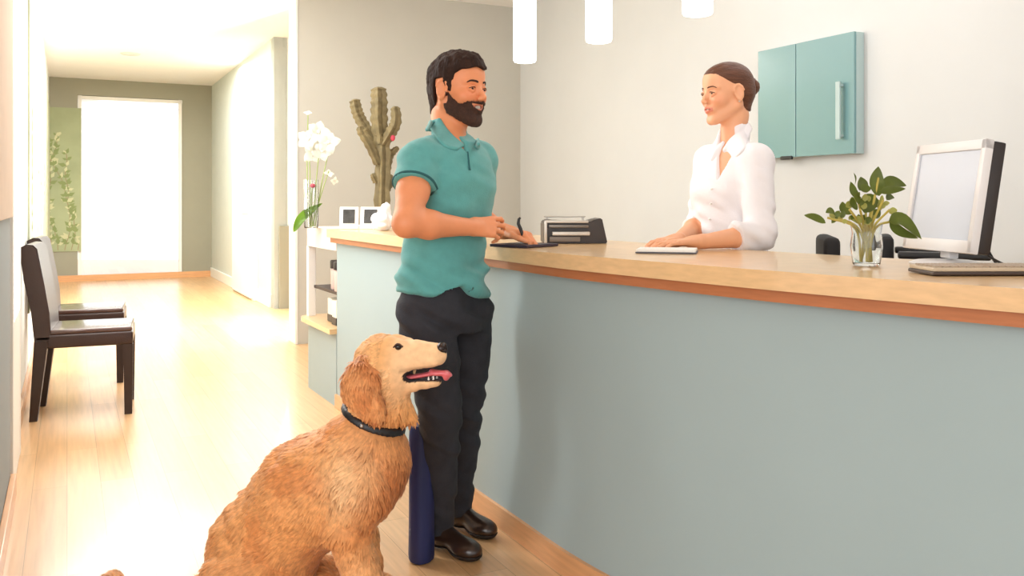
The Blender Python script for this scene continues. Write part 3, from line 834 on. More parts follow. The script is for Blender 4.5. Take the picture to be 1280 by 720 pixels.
# ------------------------------------------------------------------ organic forms: signed distance fields meshed into one continuous surface
def vec(p): return np.array([p[0], p[1], p[2]], dtype=np.float32)


class Field:
    def __init__(self, lo, hi, h, zsteps=None):
        """zsteps: [(top height, step), ...] gives the grid its own vertical spacing per zone"""
        self.h = h; self.lo = vec(lo)
        n = np.ceil((vec(hi) - self.lo) / h).astype(int) + 1
        self.ax = [self.lo[i] + h * np.arange(n[i], dtype=np.float32) for i in range(3)]
        if zsteps:
            z = [float(self.lo[2])]
            for top, st in zsteps:
                while z[-1] < top: z.append(z[-1] + st)
            self.ax[2] = np.array(z, dtype=np.float32); self.h = max(h, max(q[1] for q in zsteps))
        self.D = np.full(tuple(len(a) for a in self.ax), 0.5, dtype=np.float32)

    def window(self, lo, hi, m):
        s = []
        for i in range(3):
            a = max(0, int(np.searchsorted(self.ax[i], lo[i] - m)) - 1); b = min(len(self.ax[i]), int(np.searchsorted(self.ax[i], hi[i] + m)) + 1)
            if b <= a: return None
            s.append(slice(a, b))
        X = self.ax[0][s[0]][:, None, None]; Y = self.ax[1][s[1]][None, :, None]; Z = self.ax[2][s[2]][None, None, :]
        return tuple(s), X, Y, Z

    def put(self, s, d, k, op):
        A = self.D[s]
        if op == 'add':
            if k > 0:
                hh = np.clip(0.5 + 0.5 * (A - d) / k, 0, 1); self.D[s] = A + (d - A) * hh - k * hh * (1 - hh)
            else: self.D[s] = np.minimum(A, d)
        elif op == 'sub':
            d = -d
            if k > 0:
                hh = np.clip(0.5 - 0.5 * (A - d) / k, 0, 1); self.D[s] = A + (d - A) * hh + k * hh * (1 - hh)
            else: self.D[s] = np.maximum(A, d)

    def cone(self, a, b, ra, rb, k=0.02, op='add', flat=None):
        """rounded cone; flat = (axis, factor) squeezes it along a unit direction"""
        a = vec(a); b = vec(b); r = max(ra, rb)
        w = self.window(np.minimum(a, b) - r, np.maximum(a, b) + r, k + 3 * self.h)
        if w is None: return self
        s, X, Y, Z = w
        ba = b - a; L2 = float(ba @ ba) + 1e-12
        px, py, pz = X - a[0], Y - a[1], Z - a[2]
        t = np.clip((px * ba[0] + py * ba[1] + pz * ba[2]) / L2, 0, 1)
        qx, qy, qz = px - t * ba[0], py - t * ba[1], pz - t * ba[2]
        if flat is not None:
            n = vec(flat[0]); f = flat[1]
            dn = qx * n[0] + qy * n[1] + qz * n[2]
            q2 = qx * qx + qy * qy + qz * qz + dn * dn * (1 / (f * f) - 1)
            d = (np.sqrt(np.maximum(q2, 1e-12)) - (ra + (rb - ra) * t)) * (f ** 0.5)
        else:
            d = np.sqrt(qx * qx + qy * qy + qz * qz) - (ra + (rb - ra) * t)
        self.put(s, d, k, op); return self

    def ell(self, c, r, R=None, k=0.02, op='add'):
        c = vec(c); r = vec(r); R = np.eye(3, dtype=np.float32) if R is None else np.array(R, dtype=np.float32)   # columns = axes
        m = float(r.max())
        w = self.window(c - m, c + m, k + 3 * self.h)
        if w is None: return self
        s, X, Y, Z = w
        p = [X - c[0], Y - c[1], Z - c[2]]
        q = [p[0] * R[0, i] + p[1] * R[1, i] + p[2] * R[2, i] for i in range(3)]
        k0 = np.sqrt(sum((q[i] / r[i]) ** 2 for i in range(3))) + 1e-9; k1 = np.sqrt(sum((q[i] / r[i] ** 2) ** 2 for i in range(3))) + 1e-9
        self.put(s, k0 * (k0 - 1) / k1, k, op); return self

    def loft(self, secs, f, k=0.03, op='add', pw=2.3):
        """stack of ellipses: (z, cx, cy, half width across, half depth along f)"""
        secs = sorted(secs); zs = [q[0] for q in secs]
        f = vec(f); l = np.array([-f[1], f[0], 0], dtype=np.float32)
        m = max(max(q[3], q[4]) for q in secs)
        w = self.window([min(q[1] for q in secs) - m, min(q[2] for q in secs) - m, zs[0]], [max(q[1] for q in secs) + m, max(q[2] for q in secs) + m, zs[-1]], k + 3 * self.h)
        s, X, Y, Z = w
        zz = Z.ravel()
        g = [smooth_interp(zz, zs, [q[i] for q in secs]).astype(np.float32)[None, None, :] for i in (1, 2, 3, 4)]
        px, py = X - g[0], Y - g[1]
        a = np.abs(px * l[0] + py * l[1]) / g[2]; b = np.abs(px * f[0] + py * f[1]) / g[3]
        k0 = (a ** pw + b ** pw + 1e-9) ** (1 / pw)
        d = (k0 - 1) * np.minimum(g[2], g[3])
        mid, half = (zs[0] + zs[-1]) / 2, (zs[-1] - zs[0]) / 2
        dz = np.abs(Z - mid) - half
        d = np.maximum(d, dz)
        self.put(s, d, k, op); return self

    def full(self):
        return self.ax[0][:, None, None], self.ax[1][None, :, None], self.ax[2][None, None, :]

    def cut(self, c, n, k=0.0):
        """keep what lies on the side the normal n points away from"""
        X, Y, Z = self.full(); c = vec(c); n = vec(Vector(n).normalized())
        d = (X - c[0]) * n[0] + (Y - c[1]) * n[1] + (Z - c[2]) * n[2]
        self.D = np.maximum(self.D, d); return self

    def copy(self, off=0.0):
        o = Field.__new__(Field); o.h, o.lo, o.ax = self.h, self.lo, self.ax; o.D = self.D - off; return o

    def blank(self):
        o = self.copy(); o.D = np.full(self.D.shape, 0.5, dtype=np.float32); return o

    def sample(self, pts):
        q = np.stack([np.interp(pts[:, k], self.ax[k], np.arange(len(self.ax[k]))) for k in range(3)], 1)
        i = np.clip(q.astype(int), 0, np.array(self.D.shape) - 2); f = np.clip(q - i, 0, 1)
        out = 0
        for a in (0, 1):
            for b in (0, 1):
                for c in (0, 1):
                    out = out + self.D[i[:, 0] + a, i[:, 1] + b, i[:, 2] + c] * (f[:, 0] if a else 1 - f[:, 0]) * (f[:, 1] if b else 1 - f[:, 1]) * (f[:, 2] if c else 1 - f[:, 2])
        return out

    def mesh(self):
        D = self.D; ins = D < 0
        c = [ins[i:i + D.shape[0] - 1, j:j + D.shape[1] - 1, k:k + D.shape[2] - 1] for i in (0, 1) for j in (0, 1) for k in (0, 1)]
        cnt = sum(x.astype(np.int8) for x in c)
        I = np.argwhere((cnt > 0) & (cnt < 8))
        idx = np.full(cnt.shape, -1, dtype=np.int32); idx[I[:, 0], I[:, 1], I[:, 2]] = np.arange(len(I))
        acc = np.zeros((len(I), 3)); num = np.zeros(len(I))
        corners = [(i, j, k) for i in (0, 1) for j in (0, 1) for k in (0, 1)]
        for a in corners:
            for ax in range(3):
                if a[ax]: continue
                b = list(a); b[ax] = 1
                d0 = D[I[:, 0] + a[0], I[:, 1] + a[1], I[:, 2] + a[2]]; d1 = D[I[:, 0] + b[0], I[:, 1] + b[1], I[:, 2] + b[2]]
                m = (d0 < 0) != (d1 < 0)
                t = np.where(m, d0 / np.where(m, d0 - d1, 1), 0)
                p = np.tile(np.array(a, dtype=float), (len(I), 1)); p[:, ax] = t
                acc += p * m[:, None]; num += m
        q = I + acc / num[:, None]
        v = np.stack([np.interp(q[:, k], np.arange(len(self.ax[k])), self.ax[k]) for k in range(3)], 1)
        faces = []
        for ax in range(3):
            sl0 = [slice(None)] * 3; sl1 = [slice(None)] * 3
            sl0[ax] = slice(0, -1); sl1[ax] = slice(1, None)
            a, b = ins[tuple(sl0)], ins[tuple(sl1)]
            E = np.argwhere(a != b)
            o1, o2 = [x for x in range(3) if x != ax]
            ok = (E[:, o1] > 0) & (E[:, o2] > 0) & (E[:, o1] < D.shape[o1] - 1) & (E[:, o2] < D.shape[o2] - 1)
            E = E[ok]
            q = []
            for da, db in ((0, 0), (1, 0), (1, 1), (0, 1)):
                e = E.copy(); e[:, o1] -= da; e[:, o2] -= db
                q.append(idx[e[:, 0], e[:, 1], e[:, 2]])
            q = np.stack(q, 1)
            inside = a[E[:, 0], E[:, 1], E[:, 2]]
            flip = inside if ax != 1 else ~inside
            q[~flip] = q[~flip][:, ::-1]
            faces.append(q)
        f = np.concatenate(faces)
        return v, f


def smooth_interp(x, xs, ys):
    """monotone-ish cubic through samples"""
    xs = np.array(xs, float); ys = np.array(ys, float)
    m = np.gradient(ys, xs)
    i = np.clip(np.searchsorted(xs, x) - 1, 0, len(xs) - 2)
    hh = xs[i + 1] - xs[i]; t = np.clip((x - xs[i]) / hh, 0, 1)
    return (2 * t**3 - 3 * t**2 + 1) * ys[i] + (t**3 - 2 * t**2 + t) * hh * m[i] + (-2 * t**3 + 3 * t**2) * ys[i + 1] + (t**3 - t**2) * hh * m[i + 1]


_lat = np.random.default_rng(5).random((64, 64, 64)).astype(np.float32)


def vnoise(p):
    """smooth value noise, 0..1, for an (n, 3) array"""
    i = np.floor(p).astype(int); f = p - i; f = f * f * (3 - 2 * f); i = i & 63; j = (i + 1) & 63
    out = 0
    for a in (0, 1):
        for b in (0, 1):
            for c in (0, 1):
                out = out + _lat[(j if a else i)[:, 0], (j if b else i)[:, 1], (j if c else i)[:, 2]] * (f[:, 0] if a else 1 - f[:, 0]) * (f[:, 1] if b else 1 - f[:, 1]) * (f[:, 2] if c else 1 - f[:, 2])
    return out


def vnormals(v, f):
    n = np.cross(v[f[:, 2]] - v[f[:, 0]], v[f[:, 3]] - v[f[:, 1]])
    out = np.zeros_like(v)
    for i in range(4): np.add.at(out, f[:, i], n)
    return out / (np.linalg.norm(out, axis=1, keepdims=True) + 1e-12)


def relax(v, f, it=1, lam=0.5):
    e = np.concatenate([f[:, [i, (i + 1) % 4]] for i in range(4)])
    for _ in range(it):
        s = np.zeros_like(v); c = np.zeros(len(v))
        np.add.at(s, e[:, 0], v[e[:, 1]]); np.add.at(c, e[:, 0], 1)
        v = v + lam * (s / np.maximum(c, 1)[:, None] - v)
    return v


def sdf_obj(name, F, mats, parent, disp=None, col=None, smooth=1, pick=None):
    v, f = F.mesh()
    if len(v) == 0:
        print('empty field', name); return None
    v = relax(v, f, smooth)
    if disp is not None:
        n = vnormals(v, f); v = v + n * disp(v, n)[:, None]
    me = bpy.data.meshes.new(name)
    me.vertices.add(len(v)); me.vertices.foreach_set('co', v.astype(np.float32).ravel())
    me.loops.add(4 * len(f)); me.loops.foreach_set('vertex_index', f.astype(np.int32).ravel())
    me.polygons.add(len(f)); me.polygons.foreach_set('loop_start', (4 * np.arange(len(f))).astype(np.int32)); 
    me.polygons.foreach_set('use_smooth', np.ones(len(f), dtype=bool))
    me.update(calc_edges=True); me.validate()
    for m in (mats if isinstance(mats, (list, tuple)) else [mats]): me.materials.append(m)
    if pick is not None:
        me.polygons.foreach_set('material_index', pick(v[f].mean(axis=1)).astype(np.int32))
    if col is not None:
        n = vnormals(v, f)
        c = col(v, n)
        at = me.color_attributes.new('Col', 'FLOAT_COLOR', 'POINT')
        at.data.foreach_set('color', np.concatenate([c, np.ones((len(v), 1))], 1).astype(np.float32).ravel())
    o = bpy.data.objects.new(name, me); scene.collection.objects.link(o)
    if parent is not None:
        o.parent = parent; o.matrix_parent_inverse = parent.matrix_basis.inverted()
    return o


class Frame:
    """local axes: x forward, y to the left, z up"""
    def __init__(self, o, yaw, pitch=0.0, roll=0.0, s=1.0):
        self.o = Vector(o); self.R = Matrix.Rotation(yaw, 3, 'Z') @ Matrix.Rotation(pitch, 3, 'Y') @ Matrix.Rotation(roll, 3, 'X'); self.s = s
        self.N = np.array([list(r) for r in self.R])

    def __call__(self, x, y, z): return self.o + self.R @ Vector((x, y, z)) * self.s
    def d(self, x, y, z): return self.R @ Vector((x, y, z))
    def local(self, v): return (v - vec(self.o)) @ self.N / self.s


def smoothstep(a, b, x):
    t = np.clip((x - a) / (b - a), 0, 1); return t * t * (3 - 2 * t)


def mixc(c0, c1, t): return c0 * (1 - t[:, None]) + c1 * t[:, None]


def L3(c): return np.array(lin(c))
# ------------------------------------------------------------------ people
def head_prims(F, H, female=False):
    """skull, face, nose, lips, ears and neck of a head in frame H"""
    s = H.s
    E = lambda c, r, k=0.02, op='add', R=None: F.ell(H(*c), [q * s for q in r], H.N if R is None else H.N @ R, k * s, op)
    C = lambda a, b, ra, rb, k=0.012, op='add': F.cone(H(*a), H(*b), ra * s, rb * s, k * s, op)
    w = 0.93 if female else 1.0
    E((-0.018, 0, 0.035), (0.098, 0.076, 0.086))
    E((0.018, 0, 0.020), (0.076, 0.066 * w, 0.085), 0.02)
    E((0.030, 0, -0.040), (0.058, 0.054 * w, 0.074), 0.02)
    E((0.045, 0, 0.055), (0.046, 0.055, 0.045), 0.02)
    for y in (-1, 1):
        C((-0.012, 0.056 * y * w, -0.045), (0.060, 0.018 * y * w, -0.098), 0.021, 0.017, 0.02)     # jaw
        E((0.058, 0.040 * y * w, -0.026), (0.026, 0.024, 0.024), 0.02)                               # cheek
        C((0.078, 0.012 * y, 0.021), (0.066, 0.046 * y, 0.022), 0.0095 if not female else 0.007, 0.008, 0.012)   # brow
    C((0.070, -0.010, -0.104), (0.070, 0.010, -0.104), 0.0165 if not female else 0.013, 0.0165 if not female else 0.013, 0.018)   # chin
    for y in (-1, 1):
        E((0.088, 0.031 * y, 0.002), (0.014, 0.017, 0.012), 0.012, 'sub')                            # eye socket
        E((0.0725, 0.031 * y, 0.001), (0.0145, 0.0155, 0.0135), 0.003)                               # lids over the eyeball
        for a_, b_ in (((0.0835, 0.0175, 0.0030), (0.0895, 0.030, 0.0085)), ((0.0895, 0.030, 0.0085), (0.0795, 0.0455, 0.0015))):
            C((a_[0], a_[1] * y, a_[2]), (b_[0], b_[1] * y, b_[2]), 0.0040, 0.0040, 0.003)
        for a_, b_ in (((0.0835, 0.0180, -0.0030), (0.0875, 0.030, -0.0085)), ((0.0875, 0.030, -0.0085), (0.0795, 0.0450, -0.0025))):
            C((a_[0], a_[1] * y, a_[2]), (b_[0], b_[1] * y, b_[2]), 0.0036, 0.0036, 0.004)
    n0 = 0.88 if female else 1.0
    C((0.083, 0, 0.012), (0.110 * (0.97 if female else 1), 0, -0.027), 0.0075 * n0, 0.0098 * n0, 0.010)
    C((0.100, -0.0095 * n0, -0.033), (0.100, 0.0095 * n0, -0.033), 0.0078 * n0, 0.0078 * n0, 0.006)
    # lips parted in a smile
    E((0.074, 0, -0.060), (0.023, 0.030, 0.018), 0.012)
    for y in (-1, 1):
        C((0.0955, 0, -0.0525), (0.078, 0.0320 * y, -0.0450), 0.0036, 0.0026, 0.004)
        C((0.0935, 0, -0.0705), (0.078, 0.0320 * y, -0.0460), 0.0046, 0.0026, 0.004)
    E((0.097 if not female else 0.0985, 0, -0.0595 if not female else -0.0605), (0.014, 0.0280, 0.0066) if not female else (0.011, 0.0220, 0.0032), 0.002, 'sub')
    # ears: rim, lobe and hollow
    for y in (-1, 1):
        R = Matrix.Rotation(-0.42 * y, 3, 'Z') @ Matrix.Rotation(0.22, 3, 'Y')
        RN = np.array([list(r) for r in R])
        ec = Vector((-0.008, 0.0785 * y * (0.965 if female else 1), -0.002))
        E(tuple(ec), (0.0175, 0.0070, 0.0300), 0.006, 'add', RN)
        rim = [ec + R @ Vector((0.0185 * math.cos(a0), 0.004 * y, 0.031 * math.sin(a0))) for a0 in [math.radians(d0) for d0 in range(-70, 200, 30)]]
        for a_, b_ in zip(rim, rim[1:]): C(tuple(a_), tuple(b_), 0.0042, 0.0042, 0.004)
        E(tuple(ec + R @ Vector((0.002, 0.0078 * y, 0.002))), (0.0095, 0.0045, 0.018), 0.004, 'sub', RN)
        E(tuple(ec + R @ Vector((0.006, 0.0, -0.029))), (0.009, 0.0065, 0.010), 0.006, 'add', RN)


def on_face(Fd, H, y, z, out=0.0005):
    """point of the face straight in front of (y, z)"""
    p = H(0.14, y, z); d = -H.d(1, 0, 0)
    for _ in range(400):
        v_ = float(Fd.sample(np.array([[p.x, p.y, p.z]]))[0])
        if v_ < 0.0004: break
        p = p + d * max(0.0007, min(v_, 0.02) * 0.5)
    return p - d * out


def face_details(Fd, H, parent, eye_rgb, brow_rgb, thick=1.0):
    s = H.s
    for y in (-1, 1):
        bm = new()
        bmesh.ops.create_uvsphere(bm, u_segments=20, v_segments=14, radius=0.0128 * s, matrix=Matrix.Translation(H(0.0752, 0.031 * y, 0.0002)))
        e = obj('eye', bm, M_eyewhite, parent, True)
        bm = new(); d = H.d(1, 0.10 * y, -0.02).normalized()
        bmesh.ops.create_uvsphere(bm, u_segments=16, v_segments=10, radius=0.0072 * s, matrix=Matrix.Translation(H(0.0752, 0.031 * y, 0.0002) + d * 0.0072 * s))
        obj('iris', bm, mat('dark_brown_iris', eye_rgb, 0.15, vary=0), e, True)
        bm = new()
        tube(bm, curve_pts([on_face(Fd, H, 0.013 * y, 0.0225), on_face(Fd, H, 0.024 * y, 0.0255), on_face(Fd, H, 0.038 * y, 0.0260), on_face(Fd, H, 0.050 * y, 0.0190)], 4), [0.0034 * thick * s * q for q in (0.7, 1, 1.1, 1.1, 1, 1, 1, .95, .9, .8, .7, .6, .35)], 8, True, 1.0)
        obj('eyebrow', bm, mat('eyebrow_hair', brow_rgb, 0.8), parent, True)
        bm = new()
        tube(bm, curve_pts([H(0.0870, 0.0185 * y, 0.0025), H(0.0928, 0.031 * y, 0.0060), H(0.0830, 0.0465 * y, 0.0005)], 5), 0.0014 * s, 6)
        obj('eyelashes', bm, mat('eyelash_line', (40, 26, 20), 0.7), parent, True)
    # teeth
    tw = 1.0
    bm = new()
    a = curve_pts([H(0.0770, -0.0265 * tw, -0.0530), H(0.0905, 0, -0.0590), H(0.0770, 0.0265 * tw, -0.0530)], 8)
    rows = [[bm.verts.new(p + H.d(0, 0, (0.0062 if thick == 1 else 0.0034) * s)) for p in a], [bm.verts.new(p - H.d(0, 0, (0.0062 if thick == 1 else 0.0034) * s)) for p in a]]
    for i in range(len(a) - 1): bm.faces.new((rows[0][i], rows[0][i + 1], rows[1][i + 1], rows[1][i]))
    bmesh.ops.solidify(bm, geom=bm.faces[:], thickness=0.003)
    obj('teeth', bm, M_teeth, parent, True)


def hand(F, wrist, d, palm, side, curls, thumb, s=1.0, spread=0.06, lift=0.0):
    """d: wrist to knuckles, palm: palm normal (the side fingers curl to), side: direction of the thumb"""
    d = Vector(d).normalized(); n = Vector(palm); n = (n - d * n.dot(d)).normalized(); t = d.cross(n).normalized()
    if t.dot(Vector(side)) < 0: t = -t
    wrist = Vector(wrist)
    lat = (0.030, 0.0105, -0.0095, -0.028)
    kn = [wrist + (d * (0.088, 0.092, 0.088, 0.080)[i] + t * lat[i]) * s for i in range(4)]
    for i in range(4):
        F.cone(wrist + (d * 0.012 + t * lat[i] * 0.62) * s, kn[i], 0.0135 * s, 0.0105 * s, 0.012 * s)
    F.cone(wrist - d * 0.02 * s, wrist + d * 0.03 * s, 0.024 * s, 0.020 * s, 0.014 * s)
    for i in range(4):
        L = [(0.043, 0.026, 0.021), (0.047, 0.030, 0.022), (0.043, 0.028, 0.022), (0.034, 0.021, 0.019)][i]
        r = [(0.0092, 0.0082, 0.0076, 0.0064)] * 3 + [(0.0080, 0.0072, 0.0068, 0.0056)]
        r = r[i]
        p = kn[i]; ang = 0
        dd = (d + t * spread * (1.5 - i)).normalized()
        for j in range(3):
            ang += curls[i][j]
            q = p + (dd * math.cos(ang) + n * math.sin(ang)) * L[j] * s
            F.cone(p, q, r[j] * s, r[j + 1] * s, 0.0035 * s)
            p = q
    p = wrist + (d * 0.022 + t * 0.022 + n * 0.004) * s
    a = (d * thumb[0] + t * thumb[1] + n * thumb[2]).normalized(); b = (d * thumb[3] + t * thumb[4] + n * thumb[5]).normalized()
    q = p + a * 0.046 * s; F.cone(p, q, 0.0145 * s, 0.0105 * s, 0.010 * s)
    m_ = q + ((a + b) / 2).normalized() * 0.030 * s; F.cone(q, m_, 0.0100 * s, 0.0090 * s, 0.004 * s)
    F.cone(m_, m_ + b * 0.024 * s, 0.0090 * s, 0.0068 * s, 0.004 * s)


M_skin_m = mat('tanned_skin', (216, 150, 112), 0.5, vary=0.03, scale=30, attr=True, sss=0.12)
M_skin_f = mat('fair_skin', (232, 178, 146), 0.5, vary=0.02, scale=30, attr=True, sss=0.12)
M_eyewhite = mat('eye_white', (228, 220, 210), 0.2, vary=0)
M_teeth = mat('tooth_white', (246, 240, 230), 0.3, vary=0)
M_polo = mat('teal_polo_cotton', (88, 160, 158), 0.85, vary=0.05, scale=40, bump=0.15, bscale=260, sheen=0.2)
M_polo_dark = mat('dark_teal_seam', (38, 92, 96), 0.85, vary=0.05)
M_jeans = mat('charcoal_denim', (42, 43, 50), 0.85, vary=0.18, scale=22, bump=0.2, bscale=220)
M_shoe = mat('dark_brown_shoe_leather', (46, 30, 22), 0.3, vary=0.12, scale=18, coat=0.3)
M_sole = mat('dark_shoe_sole', (28, 21, 18), 0.6)
M_hair_m = mat('dark_brown_hair', (44, 26, 18), 0.75, spec=0.25, vary=0.35, scale=30, stretch=(1, 1, 0.3), bump=0.5, bscale=140)
M_beard = mat('dark_brown_beard', (62, 36, 24), 0.8, vary=0.3, scale=90, bump=0.5, bscale=300)
M_hair_f = mat('chestnut_brown_hair', (92, 54, 34), 0.45, spec=0.35, vary=0.25, scale=22, stretch=(1, 1, 6), bump=0.35, bscale=60)
M_blouse = mat('white_blouse_cotton', (236, 232, 234), 0.85, vary=0.015, scale=20, bump=0.1, bscale=200)
M_trousers_f = mat('dark_grey_trousers', (52, 52, 58), 0.85)

# ---------------- the man at the counter
YM = 3.06
sm = FPX / YM
MF = Vector((0.82, -0.57, 0)); ML = Vector((0.57, 0.82, 0))
zpx = lambda y, Y=YM: EYE - (y - HORIZON) / FPX * Y
def sec(y, px, a, b, Y=YM):
    c = P(px, y, Y); return (c.z, c.x, c.y, a, b)


man = thing('person', 'bearded man in a teal polo shirt and dark jeans standing at the counter', 'person', (-0.21, 3.08, 0))
HM = Frame(P(573, 113, 3.10), -math.radians(36), math.radians(2), 0, 1.04)
shR, shL = P(524, 201, 2.93), P(598, 201, 3.21)
elR, elL = P(508, 279, 2.78), P(597, 276, 3.40)
wrR, wrL = P(588, 284, 2.92), P(629, 289, 3.26)
hipR, hipL = P(530, 388, 2.99), P(583, 388, 3.15)
knR, knL = P(550, 505, 2.93), P(579, 505, 3.14)
anR, anL = Vector((-0.262, 3.085, 0.095)), Vector((-0.208, 3.275, 0.095))

F = Field((-0.46, 2.62, 0.0), (0.16, 3.56, 1.80), 0.0029, [(0.90, 0.007), (1.43, 0.0034), (1.78, 0.0024)])
torso = [sec(372, 556, .150, .105), sec(340, 556, .150, .105), sec(300, 557, .150, .108), sec(262, 562, .160, .112), sec(232, 562, .168, .115), sec(208, 560, .165, .105), sec(190, 561, .13, .085), sec(180, 562, .08, .07)]
F.loft(torso, MF, 0.02)
F.cone(P(562, 192, 3.07), HM(-0.040, 0, -0.085), 0.062, 0.058, 0.03)
F.cone(HM(-0.040, 0, -0.085), HM(-0.018, 0, -0.02), 0.058, 0.060, 0.02)
F.cone(HM(-0.01, 0, -0.10), HM(0.015, 0, -0.075), 0.045, 0.04, 0.02)
F.cone(P(562, 190, 3.07), shR, 0.055, 0.058, 0.03); F.cone(P(562, 190, 3.07), shL, 0.055, 0.058, 0.03)
for sh, el, wr in ((shR, elR, wrR), (shL, elL, wrL)):
    F.cone(sh, sh.lerp(el, 0.5), 0.058, 0.052, 0.02); F.cone(sh.lerp(el, 0.5), el, 0.051, 0.043, 0.02)
    fm = el.lerp(wr, 0.35)
    F.cone(el, fm, 0.043, 0.045, 0.02); F.cone(fm, wr, 0.045, 0.027, 0.02, flat=None)
for hp_, kn_, an_ in ((hipR, knR, anR), (hipL, knL, anL)):
    F.cone(hp_, kn_, 0.082, 0.055, 0.03); F.cone(kn_, an_, 0.052, 0.036, 0.02); F.cone(an_, an_ + Vector((0.07, -0.055, -0.058)), 0.030, 0.022, 0.02)
head_prims(F, HM)
# near hand: back of the hand to the viewer, fingers forward over the other hand
fwd = (P(634, 284, 2.99) - wrR).normalized()
hand(F, wrR, fwd, (0.1, 0.93, -0.35), (0.0, 0.25, 1.0), [(0.30, 0.55, 0.3), (0.38, 0.65, 0.35), (0.48, 0.75, 0.4), (0.58, 0.85, 0.4)], (0.80, 0.35, 0.55, 0.95, -0.05, 0.35), 1.0, 0.09)
# far hand: a loose fist resting on the counter, holding the pen
fwd = (P(664, 294, 3.20) - wrL).normalized()
hand(F, wrL, fwd, (0.15, -0.25, -1), (0.2, -0.9, 0.3), [(0.55, 1.0, 0.6), (0.65, 1.1, 0.6), (0.75, 1.15, 0.6), (0.8, 1.2, 0.6)], (0.85, 0.5, 0.15, 0.95, -0.25, 0.25), 1.16, 0.08)


def skin_col(base, lips, H, red=0.10, beard=None):
    def f(v, n):
        q = H.local(v)
        c = np.tile(L3(base), (len(v), 1))
        ck = np.exp(-(((q[:, 0] - 0.065) / 0.03) ** 2 + ((np.abs(q[:, 1]) - 0.042) / 0.022) ** 2 + ((q[:, 2] + 0.025) / 0.022) ** 2))
        c = mixc(c, L3((226, 120, 92)), ck * 0.35)
        lp = ((q[:, 0] > 0.080) & (np.abs(q[:, 1]) < 0.028) & (q[:, 2] < -0.0475) & (q[:, 2] > -0.0785)).astype(float)
        dz = np.abs(q[:, 2] + 0.0615) + 0.25 * np.abs(q[:, 1])
        c = mixc(c, L3(lips), lp * smoothstep(0.0165, 0.012, dz) * 0.8)
        inside = (((q[:, 1] / 0.022) ** 2 + ((q[:, 2] + 0.060) / 0.0065) ** 2) < 1).astype(float) * (q[:, 0] > 0.05) * (q[:, 0] < 0.0925)
        c = mixc(c, L3((120, 56, 46)), inside * 0.6)
        if beard is not None:
            c = mixc(c, L3(beard), beard_mask(q))
        return c
    return f


def beard_mask(q):
    x, y, z = q[:, 0], np.abs(q[:, 1]), q[:, 2]
    wob = (vnoise(q * 220) - 0.5) * 0.008
    top = np.interp(x, [-0.03, 0.0, 0.025, 0.055, 0.07, 0.085, 0.12], [0.02, 0.005, -0.030, -0.052, -0.047, -0.041, -0.041])
    m = smoothstep(0.004, -0.006, z - top + wob) * smoothstep(-0.006, 0.004, x) * smoothstep(-0.135, -0.125, z) * (1 - smoothstep(0.060, 0.066, y) * (x < 0.010) * (z > -0.05))
    under = smoothstep(-0.006, 0.002, z + 0.074 + (x + 0.01) * 0.62 + wob)
    lipzone = (((y / 0.031) ** 2 + ((z + 0.0605 - 0.010 * (y / 0.03) ** 2) / 0.0100) ** 2) < 1) & (x > 0.06)
    return m * under * (~lipzone)


body = sdf_obj('body', F, M_skin_m, man, col=skin_col((228, 148, 102), (198, 118, 92), HM, beard=(104, 62, 42)), smooth=1)
face_details(F, HM, man, (46, 28, 18), (44, 26, 18))

# hair and beard: thin shells grown from the head itself
Hh = Field(HM(0, 0, 0) - Vector((0.19, 0.19, 0.20)), HM(0, 0, 0) + Vector((0.19, 0.19, 0.20)), 0.0032)
head_prims(Hh, HM); Hh.cone(HM(-0.040, 0, -0.085), HM(-0.018, 0, -0.02), 0.058, 0.060, 0.02); Hh.cone(HM(-0.040, 0, -0.085), HM(-0.05, 0, -0.15), 0.058, 0.060, 0.02)
X, Y, Z = Hh.full()
pts = np.stack(np.broadcast_arrays(X, Y, Z), -1).reshape(-1, 3)
q = HM.local(pts); lx, ly, lz = q[:, 0], np.abs(q[:, 1]), q[:, 2]
# cap of hair: smooth skull only (no ears or nose)
skull = Hh.blank()
s1 = HM.s
skull.ell(HM(-0.018, 0, 0.038), [0.107 * s1, 0.083 * s1, 0.098 * s1], HM.N, 0.02); skull.ell(HM(0.022, 0, 0.062), [0.082 * s1, 0.070 * s1, 0.070 * s1], HM.N, 0.02)
skull.cone(HM(-0.050, 0, -0.02), HM(-0.060, 0, -0.075), 0.066, 0.052, 0.03)
n1 = (vnoise(q * np.array([60, 60, 26])) - 0.5).reshape(Hh.D.shape) * 0.010 + (vnoise(q * 130) - 0.5).reshape(Hh.D.shape) * 0.004
hl = np.interp(lx, [-0.12, -0.060, -0.046, -0.038, -0.002, 0.005, 0.020, 0.032, 0.038, 0.060, 0.10, 0.14], [-0.088, -0.076, -0.030, 0.030, 0.034, -0.004, -0.010, 0.006, 0.048, 0.066, 0.070, 0.070])
hl = hl - 0.004 * np.sin(q[:, 1] * 90)
cut = ((hl - lz)).reshape(Hh.D.shape)
hair = Hh.copy(); hair.D = np.maximum(skull.D + n1, cut * 0.8)
sdf_obj('hair', hair, M_hair_m, man, smooth=1)
bd = Hh.copy(0.0042)
bmk = beard_mask(q).reshape(Hh.D.shape)
bd.D = np.maximum(bd.D + (vnoise(q * 260).reshape(Hh.D.shape) - 0.5) * 0.003, (0.5 - bmk) * 0.008)
bo = sdf_obj('beard', bd, M_beard, man, smooth=1)

